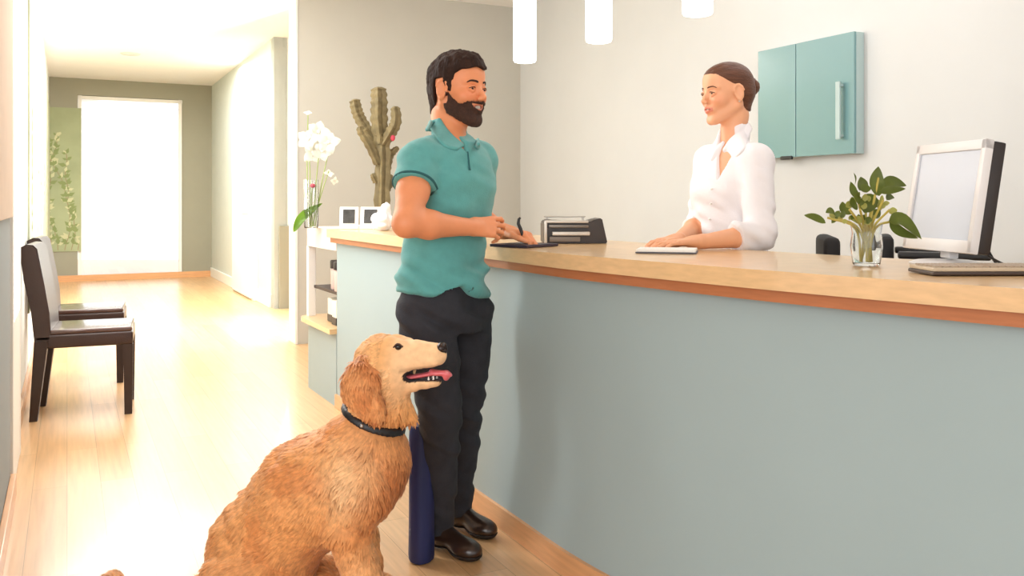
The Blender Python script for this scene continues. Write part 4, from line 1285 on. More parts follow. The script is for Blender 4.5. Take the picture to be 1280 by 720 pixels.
# polo shirt
S = Field((-0.60, 2.60, 0.84), (0.14, 3.60, 1.56), 0.0045)
hem = [sec(372, 554, .172, .132), sec(356, 554, .172, .130), sec(335, 555, .168, .124), sec(305, 556, .163, .122), sec(280, 559, .166, .124), sec(255, 562, .174, .128), sec(232, 563, .182, .131), sec(210, 562, .180, .120), sec(192, 562, .150, .100), sec(178, 563, .085, .078)]
S.loft(hem, MF, 0.02)
S.cone(P(562, 188, 3.07), shR, 0.066, 0.066, 0.03); S.cone(P(562, 188, 3.07), shL, 0.066, 0.066, 0.03)
S.cone(P(566, 184, 3.07), HM(-0.040, 0, -0.110), 0.070, 0.062, 0.02)
for sh, el, kk in ((shR, elR, 0.42), (shL, elL, 0.36)):
    S.cone(sh, sh.lerp(el, kk + 0.25), 0.068, 0.070, 0.025)
for sh, el, kk in ((shR, elR, 0.42), (shL, elL, 0.36)):      # cut the sleeves square
    d = (el - sh).normalized(); c = sh.lerp(el, kk)
    X, Y, Z = S.full()
    pl_ = (X - c.x) * d.x + (Y - c.y) * d.y + (Z - c.z) * d.z
    rad = np.sqrt(np.maximum((X - c.x) ** 2 + (Y - c.y) ** 2 + (Z - c.z) ** 2 - pl_ ** 2, 0))
    S.D = np.where((pl_ > 0) & (rad < 0.088), np.maximum(S.D, np.minimum(pl_, 0.02)), S.D)
S2 = S.blank(); S2.loft(hem, MF, 0.02)
S.D = np.minimum(S.D, S2.D)
# open collar
nb_ = P(566, 176, 3.08)
X, Y, Z = S.full()
cn = HM.d(0.42, 0, 1).normalized(); cc = HM(-0.030, 0, -0.128)
plc = (X - cc.x) * cn.x + (Y - cc.y) * cn.y + (Z - cc.z) * cn.z
S.D = np.maximum(S.D, plc)


def fold_polo(v, n):
    low = smoothstep(1.10, 0.93, v[:, 2])
    f1 = (vnoise(np.stack([v[:, 0] * 9 + 3, v[:, 1] * 9, v[:, 2] * 34 + v[:, 0] * 14], 1)) - 0.5) * 0.030 * (0.28 + low)
    f2 = (vnoise(v * np.array([14, 14, 20]) + 9) - 0.5) * 0.010
    dd = np.abs((v[:, 2] - 1.16) + (v[:, 0] + 0.2) * 0.5 + (v[:, 1] - 3.0) * 0.2)
    ridge = np.exp(-((np.abs(np.sin(v[:, 2] * 46 + v[:, 0] * 22)) - 1) / 0.5) ** 2) * 0.006 * (low + 0.12)
    return f1 + f2 + ridge


hz_ = lambda x, y: 0
vb_ = on0 = P(584, 193, 2.98); zt_ = P(576, 150, 2.98).z
X, Y, Z = S.full()
wv = np.clip((Z - vb_.z) / (zt_ - vb_.z), 0, 1) * 0.060
lat_ = np.abs((X - vb_.x) * ML.x + (Y - vb_.y) * ML.y + (Z - vb_.z) * 0.10) - wv
front_ = (X + 0.216) * MF.x + (Y - 3.07) * MF.y
S.D = np.maximum(S.D, -np.maximum(np.maximum(lat_, vb_.z - Z), 0.02 - front_))
c0 = P(553, 366, YM)
X, Y, Z = S.full()
dxs = (X - c0.x) * MF.x + (Y - c0.y) * MF.y; dls = (X - c0.x) * ML.x + (Y - c0.y) * ML.y
hemz = zpx(366) + 0.035 * np.exp(-((dls + 0.045) / 0.045) ** 2) * (dxs > 0) - 0.015 * dls / 0.15
S.D = np.maximum(S.D, np.broadcast_to(hemz, np.broadcast_shapes(hemz.shape, Z.shape)) - Z)
shirt = sdf_obj('polo_shirt', S, M_polo, man, disp=fold_polo, smooth=1)
# collar wings, placket and sleeve hem lines
def surf(Fd, p, d, step=0.0012, n=600):
    """march from p along d to the surface of a field"""
    p = Vector(p); d = Vector(d).normalized()
    for _ in range(n):
        v_ = float(Fd.sample(np.array([[p.x, p.y, p.z]]))[0])
        if v_ < 0.001: return p
        p = p + d * max(step, min(v_ * 0.5, 0.006))
    return p



def on_px(Fd, px, py, out=0.005, near=2.5, far=3.4):
    a = P(px, py, near); b = P(px, py, far); d = (b - a).normalized()
    return surf(Fd, a, d) - d * out


def wing(K, Fin, Fout, inner, outer, r=0.0048):
    a0 = [on_px(Fin, *p, out=0.003) for p in inner]; b0 = [on_px(Fout, *p, out=0.002) for p in outer]
    b0 = [q if q.y < p.y + 0.012 else P(*o, p.y + 0.012) for p, q, o in zip(a0, b0, outer)]
    a = curve_pts(a0, 16); b = curve_pts(b0, 16)
    for p, q in zip(a, b): K.cone(p, q, r, r * 0.85, 0.006)
    for p, q in zip(a, a[1:]): K.cone(p, q, r, r, 0.004)


BS = F.blank(); 
K = Field(HM(0, 0, -0.15) - Vector((0.20, 0.26, 0.13)), HM(0, 0, -0.15) + Vector((0.20, 0.20, 0.13)), 0.0028)
wing(K, F, S, [(549, 150), (556, 161), (566, 172), (578, 182)], [(539, 161), (547, 172), (557, 183), (571, 186)])
wing(K, F, S, [(588, 163), (587, 172), (585, 181)], [(594, 165), (598, 175), (597, 186)])
ln_ = curve_pts([on_px(F, 549, 150, out=0.003), HM(-0.060, -0.060, -0.110), HM(-0.088, -0.035, -0.106), HM(-0.096, 0, -0.105), HM(-0.088, 0.035, -0.106), HM(-0.060, 0.062, -0.112), HM(-0.02, 0.064, -0.125)], 6)
lo_ = curve_pts([on_px(S, 538, 163, out=0.002), HM(-0.066, -0.078, -0.138), HM(-0.094, -0.045, -0.136), HM(-0.103, 0, -0.136), HM(-0.094, 0.045, -0.136), HM(-0.066, 0.082, -0.142), HM(-0.02, 0.084, -0.158)], 6)
for a_, b_ in zip(ln_, lo_): K.cone(a_, b_, 0.0052, 0.0045, 0.006)
sdf_obj('collar', K, M_polo, shirt, smooth=1)
bm = new(); pts_ = []
for i in range(9):
    w_ = P(584.5 + i * 0.35, 190 + i * 2.8, 2.60); pts_.append(surf(S, w_, P(584.5 + i * 0.35, 190 + i * 2.8, 3.1) - w_) - Vector((0, 0.004, 0)))
tube(bm, pts_, [0.003] * 8 + [0.0045], 8); obj('placket', bm, M_polo_dark, shirt, True)
bm = new()
d = (elR - shR).normalized(); c = shR.lerp(elR, 0.42); e1 = d.orthogonal().normalized(); e2 = d.cross(e1)
ring = []
for i in range(33):
    a0 = 2 * math.pi * i / 32; dr_ = e1 * math.cos(a0) + e2 * math.sin(a0)
    w_ = c - d * 0.006 + dr_ * 0.115; q_ = surf(S, w_, -dr_); ring.append(q_ + dr_ * 0.001 if (q_ - c).length < 0.078 else c + dr_ * 0.066)
tube(bm, ring, 0.0042, 8, False); obj('sleeve_hem', bm, M_polo_dark, shirt, True)

# jeans
J = Field((-0.50, 2.72, 0.05), (0.12, 3.52, 1.02), 0.0045)
J.loft([sec(352, 555, .150, .112), sec(372, 555, .158, .118), sec(392, 556, .160, .122), sec(412, 557, .150, .112)], MF, 0.02)
for hp_, kn_, an_, w1 in ((hipR, knR, anR, 1.0), (hipL, knL, anL, 1.0)):
    J.cone(hp_, hp_.lerp(kn_, 0.5), 0.098, 0.088, 0.03); J.cone(hp_.lerp(kn_, 0.5), kn_, 0.088, 0.070, 0.02)
    J.cone(kn_, kn_.lerp(an_, 0.35), 0.070, 0.066, 0.02); J.cone(kn_.lerp(an_, 0.35), an_ - Vector((0, 0, 0.04)), 0.066, 0.058, 0.02)
J.cut((0, 0, 0.062), (0, 0, -1))


def fold_jeans(v, n):
    kz = np.exp(-((v[:, 2] - 0.48) / 0.10) ** 2) + np.exp(-((v[:, 2] - 0.14) / 0.09) ** 2) + np.exp(-((v[:, 2] - 0.83) / 0.07) ** 2)
    return (vnoise(np.stack([v[:, 0] * 8, v[:, 1] * 8, v[:, 2] * 30 + v[:, 0] * 18], 1)) - 0.5) * (0.008 + 0.018 * kz) + (vnoise(v * 12 + 4) - 0.5) * 0.008


jeans = sdf_obj('jeans', J, M_jeans, man, disp=fold_jeans, smooth=1)
# back pocket outline and side seam
for i, (heel, toe) in enumerate(((Vector((-0.292, 3.110, 0)), Vector((-0.138, 2.985, 0))), (Vector((-0.238, 3.300, 0)), Vector((-0.090, 3.180, 0))))):
    dv = (toe - heel).normalized(); sv = Vector((-dv.y, dv.x, 0))
    G = Field((min(heel.x, toe.x) - 0.1, min(heel.y, toe.y) - 0.1, -0.02), (max(heel.x, toe.x) + 0.1, max(heel.y, toe.y) + 0.1, 0.2), 0.0035)
    G.cone(heel + Vector((0, 0, 0.045)), heel + dv * 0.06 + Vector((0, 0, 0.05)), 0.036, 0.036, 0.02)
    G.cone(heel + dv * 0.03 + Vector((0, 0, 0.09)), heel + dv * 0.05 + Vector((0, 0, 0.06)), 0.036, 0.038, 0.02)
    G.cone(heel + dv * 0.06 + Vector((0, 0, 0.06)), toe + Vector((0, 0, 0.030)), 0.036, 0.026, 0.02)
    G.ell(toe - dv * 0.025 + Vector((0, 0, 0.030)), (0.062, 0.045, 0.032), np.array([[dv.x, sv.x, 0], [dv.y, sv.y, 0], [0, 0, 1]]), 0.02)
    G2 = G.copy(0.004)
    G.cut((0, 0, 0.018), (0, 0, -1))
    sh_ = sdf_obj('shoe', G, M_shoe, man)
    G2.cut((0, 0, 0.002), (0, 0, -1)); G2.cut((0, 0, 0.019), (0, 0, 1)); sdf_obj('sole', G2, M_sole, sh_)

# pen held upright in the far hand
pp = P(652, 290, 3.17)
bm = new(); tube(bm, [pp + Vector((0.004, 0, -0.012)), pp + Vector((-0.004, 0, 0.012)), pp + Vector((-0.012, 0, 0.030)), pp + Vector((-0.010, 0, 0.046)), pp + Vector((-0.004, 0, 0.052))], [0.006, 0.0065, 0.006, 0.005, 0.004], 10)
tag(obj('pen', bm, M_black_plastic, smooth=True), 'short black pen upright in the man\'s hand on the counter', 'pen')

# stand-in for an unclear navy shape by the heel, likely trouser leg
rb_ = Vector(((530 - 640) / FPX * 2.975, 2.975, 0)) + Vector((-0.010, 0.0, 0))
bm = new(); lathe(bm, rb_, [(0, 0.001), (0.034, 0.001), (0.041, 0.006), (0.043, 0.02), (0.042, 0.15), (0.043, 0.30), (0.043, 0.42), (0.041, 0.455), (0.036, 0.462), (0.0, 0.462)], 28)
for v_ in bm.verts:
    a0 = math.atan2(v_.co.y - rb_.y, v_.co.x - rb_.x); k_ = 1 + 0.05 * math.sin(3 * a0 + v_.co.z * 4) + 0.03 * math.sin(7 * a0)
    v_.co.x = rb_.x + (v_.co.x - rb_.x) * k_; v_.co.y = rb_.y + (v_.co.y - rb_.y) * k_
tag(obj('navy_shape', bm, mat('navy_blue_fabric', (26, 36, 84), 0.6, vary=0.35, scale=14, stretch=(1, 1, 0.15)), smooth=True), 'navy blue upright roll standing on the floor at the man\'s heel', 'roll')

# ---------------- the receptionist
YR = 3.28
woman = thing('person', 'woman in a white blouse with brown hair in a bun behind the counter', 'person', (0.82, 3.36, 0))
WF = Vector((-0.82, -0.57, 0)); WL = Vector((0.57, -0.82, 0))
HW = Frame(P(908, 117.5, 3.26), math.pi + math.radians(20), math.radians(3), 0, 0.945)
wsR, wsL = P(887, 201, 3.40), P(944, 201, 3.16)     # far, near shoulder
weL, wwL = P(951, 293, 3.06), P(872, 303, 2.98)
weR, wwR = P(876, 281, 3.46), P(846, 301, 3.10)
wsec = lambda y, px, a, b: sec(y, px, a, b, YR)
F = Field((0.36, 2.80, 0.0), (1.08, 3.58, 1.76), 0.0029, [(0.95, 0.007), (1.43, 0.0034), (1.76, 0.0024)])
F.loft([wsec(340, 915, .150, .105), wsec(310, 913, .128, .095), wsec(285, 911, .118, .088), wsec(262, 912, .125, .096), wsec(240, 913, .138, .112), wsec(215, 914, .138, .096), wsec(197, 914, .115, .075), wsec(186, 914, .07, .06)], WF, 0.02)
F.cone(P(913, 195, 3.28), HW(-0.035, 0, -0.085), 0.050, 0.046, 0.03)
F.cone(HW(-0.035, 0, -0.085), HW(-0.015, 0, -0.02), 0.046, 0.05, 0.02)
F.cone(P(913, 196, 3.28), wsR, 0.045, 0.046, 0.03); F.cone(P(913, 196, 3.28), wsL, 0.045, 0.046, 0.03)
for sh, el, wr in ((wsR, weR, wwR), (wsL, weL, wwL)):
    F.cone(sh, el, 0.046, 0.037, 0.02); F.cone(el, el.lerp(wr, 0.3), 0.037, 0.038, 0.02); F.cone(el.lerp(wr, 0.3), wr, 0.037, 0.0225, 0.02)
whips = Vector((P(914, 340, YR).x, YR + 0.02, 0.93))
for sg in (-1, 1):
    h0 = whips + WL * 0.085 * sg; F.cone(h0, Vector((h0.x, h0.y, 0.50)), 0.078, 0.052, 0.03); F.cone(Vector((h0.x, h0.y, 0.50)), Vector((h0.x, h0.y + 0.02, 0.08)), 0.050, 0.034, 0.02)
    F.cone(Vector((h0.x, h0.y + 0.02, 0.07)), Vector((h0.x, h0.y + 0.02, 0.05)) + WF * 0.13, 0.03, 0.022, 0.02)
head_prims(F, HW, True)
hand(F, wwL + Vector((0, 0, 0.004)), (P(825, 306, 2.95) - wwL), (0, 0, -1), (-0.1, 0.9, 0.1), [(0.10, 0.32, 0.2), (0.06, 0.30, 0.2), (0.06, 0.30, 0.2), (0.08, 0.32, 0.2)], (0.75, 0.6, 0.1, 0.95, 0.2, 0.15), 0.92, 0.09)
hand(F, wwR + Vector((0, 0, 0.004)), (P(806, 305, 2.98) - wwR), (0, 0, -1), (0, -0.9, 0.1), [(0.12, 0.34, 0.2), (0.10, 0.32, 0.2), (0.10, 0.32, 0.2), (0.12, 0.34, 0.2)], (0.8, 0.55, 0.1, 0.95, 0.1, 0.15), 0.92, 0.09)
sdf_obj('body', F, M_skin_f, woman, col=skin_col((232, 170, 130), (216, 126, 108), HW), smooth=1)
face_details(F, HW, woman, (52, 32, 22), (92, 58, 40), 0.7)

hh = Field(HW(0, 0, 0) - Vector((0.19, 0.19, 0.20)), HW(0, 0, 0) + Vector((0.19, 0.19, 0.20)), 0.0032)
X, Y, Z = hh.full(); pts = np.stack(np.broadcast_arrays(X, Y, Z), -1).reshape(-1, 3); q = HW.local(pts)
s1 = HW.s
hh.ell(HW(-0.018, 0, 0.035), [0.102 * s1, 0.0805 * s1, 0.0905 * s1], HW.N, 0.02); hh.ell(HW(0.030, 0, 0.046), [0.069 * s1, 0.062 * s1, 0.064 * s1], HW.N, 0.02)
hh.cone(HW(-0.050, 0, -0.01), HW(-0.052, 0, -0.060), 0.060, 0.046, 0.03)
hl = np.interp(q[:, 0], [-0.12, -0.05, -0.030, -0.014, 0.006, 0.020, 0.035, 0.055, 0.075, 0.10, 0.12], [-0.072, -0.070, -0.045, 0.028, 0.030, 0.036, 0.046, 0.060, 0.072, 0.082, 0.086])
n1 = (vnoise(q * np.array([18, 90, 60])) - 0.5).reshape(hh.D.shape) * 0.0035
hh.D = np.maximum(hh.D + n1, ((hl - q[:, 2]) * 0.75).reshape(hh.D.shape))
hair_f = sdf_obj('hair', hh, M_hair_f, woman, smooth=1)
bb = Field(HW(-0.135, 0, 0.02) - Vector((0.08, 0.08, 0.08)), HW(-0.135, 0, 0.02) + Vector((0.08, 0.08, 0.08)), 0.0028)
for k in range(40):
    a0 = k * 2 * math.pi / 20; a1 = (k + 1) * 2 * math.pi / 20; r0 = 0.022 if k < 20 else 0.010; x0 = -0.118 if k < 20 else -0.132
    bb.cone(HW(x0, r0 * math.cos(a0), 0.026 + r0 * math.sin(a0)), HW(x0, r0 * math.cos(a1), 0.026 + r0 * math.sin(a1)), 0.013, 0.013, 0.004)
sdf_obj('hair_bun', bb, M_hair_f, hair_f, disp=lambda v, n: (vnoise(v * 160) - 0.5) * 0.003)
bm = new(); bmesh.ops.create_icosphere(bm, subdivisions=2, radius=0.0035, matrix=Matrix.Translation(HW(-0.004, 0.079, -0.036))); obj('earring', bm, M_silver, woman, True)

# blouse
S = Field((0.40, 2.82, 0.80), (1.12, 3.64, 1.50), 0.0042)
bl_ = [wsec(352, 915, .168, .125), wsec(330, 915, .155, .118), wsec(310, 913, .142, .110), wsec(285, 911, .134, .104), wsec(262, 912, .142, .112), wsec(240, 913, .152, .128), wsec(215, 914, .152, .110), wsec(198, 914, .130, .088), wsec(184, 914, .078, .070)]
S.loft(bl_, WF, 0.02)
S.cone(P(913, 194, 3.28), wsR, 0.056, 0.058, 0.03); S.cone(P(913, 194, 3.28), wsL, 0.056, 0.060, 0.03)
S.cone(P(913, 190, 3.28), HW(-0.040, 0, -0.105), 0.062, 0.053, 0.02)
S.cone(wsL, weL, 0.061, 0.054, 0.02); S.cone(weL, weL.lerp(wwL, 0.48), 0.057, 0.054, 0.02)
S.cone(wsR, weR, 0.058, 0.052, 0.02); S.cone(weR, weR.lerp(wwR, 0.34), 0.052, 0.047, 0.02)
for el, wr, kk, rc in ((weL, wwL, 0.42, 0.066), (weR, wwR, 0.30, 0.054)):
    X, Y, Z = S.full(); c = el.lerp(wr, kk); d = (wr - el).normalized()
    pl_ = (X - c.x) * d.x + (Y - c.y) * d.y + (Z - c.z) * d.z
    rad = np.sqrt(np.maximum((X - c.x) ** 2 + (Y - c.y) ** 2 + (Z - c.z) ** 2 - pl_ ** 2, 0))
    S.D = np.where((pl_ > 0) & (rad < rc), np.maximum(S.D, pl_), S.D)
X, Y, Z = S.full(); cn = HW.d(0.30, 0, 1).normalized(); cc = HW(-0.035, 0, -0.120)
S.D = np.maximum(S.D, (X - cc.x) * cn.x + (Y - cc.y) * cn.y + (Z - cc.z) * cn.z)
# V opening at the front
vb_ = P(893, 226, 3.17); vt_ = P(896, 172, 3.19)
zt_, zb_ = vt_.z, vb_.z
ax_ = WL
wv = np.clip((Z - zb_) / (zt_ - zb_), 0, 1) * 0.055
lat_ = np.abs((X - vb_.x) * ax_.x + (Y - vb_.y) * ax_.y) - wv
front_ = (X - P(914, 200, 3.28).x) * WF.x + (Y - 3.28) * WF.y
op = np.maximum(np.maximum(lat_, zb_ - Z), 0.03 - front_)
S.D = np.maximum(S.D, -op)
X = Y = Z = None


def fold_blouse(v, n):
    a = np.exp(-((v[:, 2] - 1.12) / 0.10) ** 2)
    el = np.exp(-(((v[:, 0] - weL.x) ** 2 + (v[:, 1] - weL.y) ** 2 + (v[:, 2] - weL.z) ** 2) / 0.012))
    return (vnoise(np.stack([v[:, 0] * 16, v[:, 1] * 16, v[:, 2] * 34 + v[:, 0] * 20], 1)) - 0.5) * (0.006 + 0.014 * np.maximum(a, el)) + (vnoise(v * 15 + 3) - 0.5) * 0.008


blouse = sdf_obj('blouse', S, M_blouse, woman, disp=fold_blouse, smooth=1)
K = Field(HW(0, 0, -0.15) - Vector((0.20, 0.24, 0.14)), HW(0, 0, -0.15) + Vector((0.20, 0.20, 0.13)), 0.0028)
wing(K, F, S, [(928, 163), (922, 168), (913, 176), (905, 188)], [(934, 172), (931, 183), (922, 194), (911, 199)], 0.004)
wing(K, F, S, [(904, 178), (900, 186), (896, 198)], [(899, 182), (894, 190), (890, 200)], 0.004)
ln_ = curve_pts([on_px(F, 928, 163, out=0.003), HW(-0.055, 0.050, -0.128), HW(-0.074, 0.030, -0.122), HW(-0.080, 0, -0.120), HW(-0.072, -0.033, -0.120), HW(-0.045, -0.055, -0.108), HW(-0.010, -0.052, -0.125)], 6)
lo_ = curve_pts([on_px(S, 934, 173, out=0.002), HW(-0.062, 0.060, -0.146), HW(-0.080, 0.036, -0.142), HW(-0.086, 0, -0.140), HW(-0.078, -0.040, -0.142), HW(-0.055, -0.072, -0.135), HW(-0.010, -0.070, -0.155)], 6)
for a_, b_ in zip(ln_, lo_): K.cone(a_, b_, 0.0045, 0.004, 0.006)
sdf_obj('collar', K, M_blouse, blouse, smooth=1)
for i in range(4):
    w_ = P(889 - i * 1.2, 236 + i * 19, 2.85); s_ = surf(S, w_, P(889 - i * 1.2, 236 + i * 19, 3.28) - w_)
    bm = new(); bmesh.ops.create_icosphere(bm, subdivisions=2, radius=0.0045, matrix=Matrix.Translation(s_ - Vector((0, 0.004, 0)))); obj('button', bm, M_trim_white, blouse, True)
T = Field((0.5, 3.0, 0.03), (1.12, 3.62, 1.0), 0.006)
T.loft([wsec(352, 914, .15, .11), wsec(340, 914, .158, .115), (0.86, whips.x, whips.y, .165, .12), (0.80, whips.x, whips.y, .155, .11)], WF, 0.02)
for sg in (-1, 1):
    h0 = whips + WL * 0.085 * sg; T.cone(Vector((h0.x, h0.y, 0.86)), Vector((h0.x, h0.y, 0.50)), 0.088, 0.068, 0.03); T.cone(Vector((h0.x, h0.y, 0.50)), Vector((h0.x, h0.y + 0.02, 0.08)), 0.066, 0.056, 0.02)
T.cut((0, 0, 0.07), (0, 0, -1)); sdf_obj('trousers', T, M_trousers_f, woman)
for sg in (-1, 1):
    h0 = whips + WL * 0.085 * sg; heel = Vector((h0.x, h0.y + 0.03, 0)) - WF * 0.02; toe = heel + WF * 0.20
    G = Field((min(heel.x, toe.x) - 0.08, min(heel.y, toe.y) - 0.08, -0.02), (max(heel.x, toe.x) + 0.08, max(heel.y, toe.y) + 0.08, 0.14), 0.005)
    G.cone(heel + Vector((0, 0, 0.042)), toe + Vector((0, 0, 0.026)), 0.036, 0.028, 0.02); G.cut((0, 0, 0.002), (0, 0, -1)); sdf_obj('shoe', G, M_sole, woman)

# white crumpled bag on the counter, partly behind the man's elbow
bp_ = Vector(((478 - 640) / FPX * 4.86, 4.86, WT))
B = Field(bp_ - Vector((0.12, 0.12, 0.01)), bp_ + Vector((0.12, 0.12, 0.20)), 0.004)
B.ell(bp_ + Vector((0, 0, 0.05)), (0.062, 0.055, 0.055), None, 0.02); B.cone(bp_ + Vector((0, 0, 0.07)), bp_ + Vector((0.022, 0, 0.135)), 0.042, 0.026, 0.02); B.cut((bp_.x, bp_.y, WT + 0.003), (0, 0, -1))
tag(sdf_obj('paper_bag', B, mat('crumpled_white_paper', (240, 240, 244), 0.7, vary=0.03), None, disp=lambda v, n: (np.abs(vnoise(v * 26) - 0.5) * 2 - 0.4) * 0.018 * (v[:, 2] > WT + 0.012), smooth=0), 'crumpled white bag on the counter beside the man\'s elbow', 'bag')
# ------------------------------------------------------------------ the golden retriever
DIRD = Vector((0.966, -0.26, 0)).normalized(); SIDE = Vector((0.26, 0.966, 0)).normalized()


def D(px, py, off=0.0):
    Y = 2.505 / (1 + 0.271 * (px - 640) / FPX)
    p = P(px, py, Y) + SIDE * off
    return p


dog = thing('golden_retriever', 'golden retriever sitting with open mouth, looking up at the man', 'dog', (D(380, 720).x, D(380, 720).y, 0))
DN = np.array([[DIRD.x, SIDE.x, 0], [DIRD.y, SIDE.y, 0], [0, 0, 1]])
mpx = lambda n: n * 2.62 / FPX


def dog_base(F):
    F.cone(D(449, 576), D(390, 615), mpx(55), mpx(62), 0.05)
    F.cone(D(390, 615), D(334, 678), mpx(62), mpx(64), 0.05)
    F.ell(D(325, 700), (mpx(64), mpx(56), mpx(62)), DN, 0.05)
    F.ell(D(458, 585), (mpx(41), mpx(42), mpx(66)), DN, 0.04)
    F.cone(D(455, 570), D(468, 512), mpx(45), mpx(31), 0.05)
    F.cone(D(468, 512), D(480, 468), mpx(31), mpx(31), 0.03)
    # head
    F.ell(D(480, 455), (mpx(37), mpx(33), mpx(36)), DN, 0.03)
    F.cone(D(498, 449), D(522, 444), mpx(25), mpx(18), 0.02); F.cone(D(520, 443), D(545, 442), mpx(17), mpx(13), 0.012)
    F.ell(D(546, 446), (mpx(11), mpx(13), mpx(11)), DN, 0.012)
    for sg in (-1, 1):
        F.cone(D(515, 451, sg * 0.018), D(543, 451, sg * 0.018), mpx(9), mpx(8), 0.012)     # flews
        F.ell(D(492, 462, sg * 0.035), (mpx(22), mpx(12), mpx(20)), DN, 0.03)              # cheeks
        F.cone(D(492, 428, sg * 0.03), D(506, 430, sg * 0.028), mpx(8), mpx(6), 0.02)     # brow ridge
    F.cone(D(498, 478), D(545, 477), mpx(15), mpx(6.5), 0.015)                             # lower jaw
    F.cone(D(512, 476, 0.012), D(544, 475, 0.008), mpx(8), mpx(6), 0.01); F.cone(D(512, 476, -0.012), D(544, 475, -0.008), mpx(8), mpx(6), 0.01)
    F.ell(D(545, 466), (mpx(38), mpx(30), mpx(7.5)), DN, 0.006, 'sub') if False else None
    F.cone(D(516, 468), D(556, 464), mpx(7), mpx(8.5), 0.004, 'sub', flat=(tuple(SIDE), 3.2))   # open mouth
    F.cone(D(516, 471), D(550, 470), mpx(5), mpx(5), 0.003, 'sub', flat=(tuple(SIDE), 1.4))
    # throat and ruff
    F.cone(D(487, 478), D(494, 506), mpx(22), mpx(16), 0.03)
    F.cone(D(496, 502), D(508, 516), mpx(15), mpx(8), 0.02)
    # front legs
    for sg, dx in ((-1, 17), (1, -10)):
        o = sg * 0.085
        F.cone(D(450 + dx, 602, o), D(434 + dx, 645, o), mpx(34), mpx(25), 0.03)
        F.cone(D(434 + dx, 645, o), D(452 + dx, 715, o * 0.95), mpx(25), mpx(20), 0.022)
        w_ = D(452 + dx, 715, o * 0.95); a_ = Vector((D(459 + dx, 750, o).x, D(459 + dx, 750, o).y, 0.055))
        F.cone(w_, a_, mpx(19), mpx(15), 0.02)
        for q_ in (-1.5, -0.5, 0.5, 1.5):
            F.cone(a_ + Vector((0, 0, -0.01)) + SIDE * q_ * 0.017, Vector((a_.x, a_.y, 0.024)) + DIRD * 0.065 + SIDE * q_ * 0.019, 0.026, 0.021, 0.008)
    # hind legs folded
    for sg, dx in ((-1, 16), (1, -8)):
        o = sg * 0.128
        c = D(316 + dx, 710, o); F.ell(c, (mpx(54), mpx(26), mpx(43)), DN, 0.012)
        k_ = D(342 + dx, 722, sg * 0.165); F.cone(c, k_, mpx(36), mpx(24), 0.015)
        hk = Vector((D(300, 740, sg * 0.15).x, D(300, 740, sg * 0.15).y, 0.05)); F.cone(k_, hk, mpx(24), mpx(15), 0.02)
        ft = hk + DIRD * 0.19; ft.z = 0.034; F.cone(hk, ft, 0.036, 0.034, 0.015)
        for q_ in (-1.5, -0.5, 0.5, 1.5):
            F.cone(ft + SIDE * q_ * 0.016, ft + DIRD * 0.05 + SIDE * q_ * 0.018 + Vector((0, 0, -0.008)), 0.024, 0.020, 0.008)
    # tail on the floor
    tl = [D(290, 730), Vector((-0.88, 2.60, 0.06)), Vector((-0.98, 2.49, 0.045)), Vector((-1.12, 2.54, 0.045)), Vector((-1.20, 2.63, 0.045)), Vector((-1.225, 2.69, 0.045))]
    tl = curve_pts(tl, 4); rs = np.interp(np.linspace(0, 1, len(tl)), [0, 0.5, 0.85, 1], [0.042, 0.040, 0.036, 0.026])
    for i in range(len(tl) - 1): F.cone(tl[i], tl[i + 1], rs[i], rs[i + 1], 0.02)


F = Field((-1.45, 2.25, -0.0), (-0.10, 3.10, 0.92), 0.0048)
F.lo[2] = -0.03; F = Field((-1.45, 2.25, -0.03), (-0.10, 3.10, 0.92), 0.0048)
dog_base(F)
F.cut((0, 0, 0.003), (0, 0, -1))


def to_px(v):
    """side-on coordinates of the dog: along its length and height, in the photo's pixels for easy reading"""
    a = (v[:, 0] * DIRD.x + v[:, 1] * DIRD.y); s_ = (v[:, 0] * SIDE.x + v[:, 1] * SIDE.y)
    p0 = D(470, 500); a0 = p0.x * DIRD.x + p0.y * DIRD.y; s0_ = p0.x * SIDE.x + p0.y * SIDE.y
    Yc = v[:, 1] - (s_ - s0_) * SIDE.y; Xc = v[:, 0] - (s_ - s0_) * SIDE.x
    return 640 + Xc / Yc * FPX, HORIZON + (EYE - v[:, 2]) / Yc * FPX, s_ - s0_


def blob(px, py, cx, cy, rx, ry): return np.exp(-(((px - cx) / rx) ** 2 + ((py - cy) / ry) ** 2))


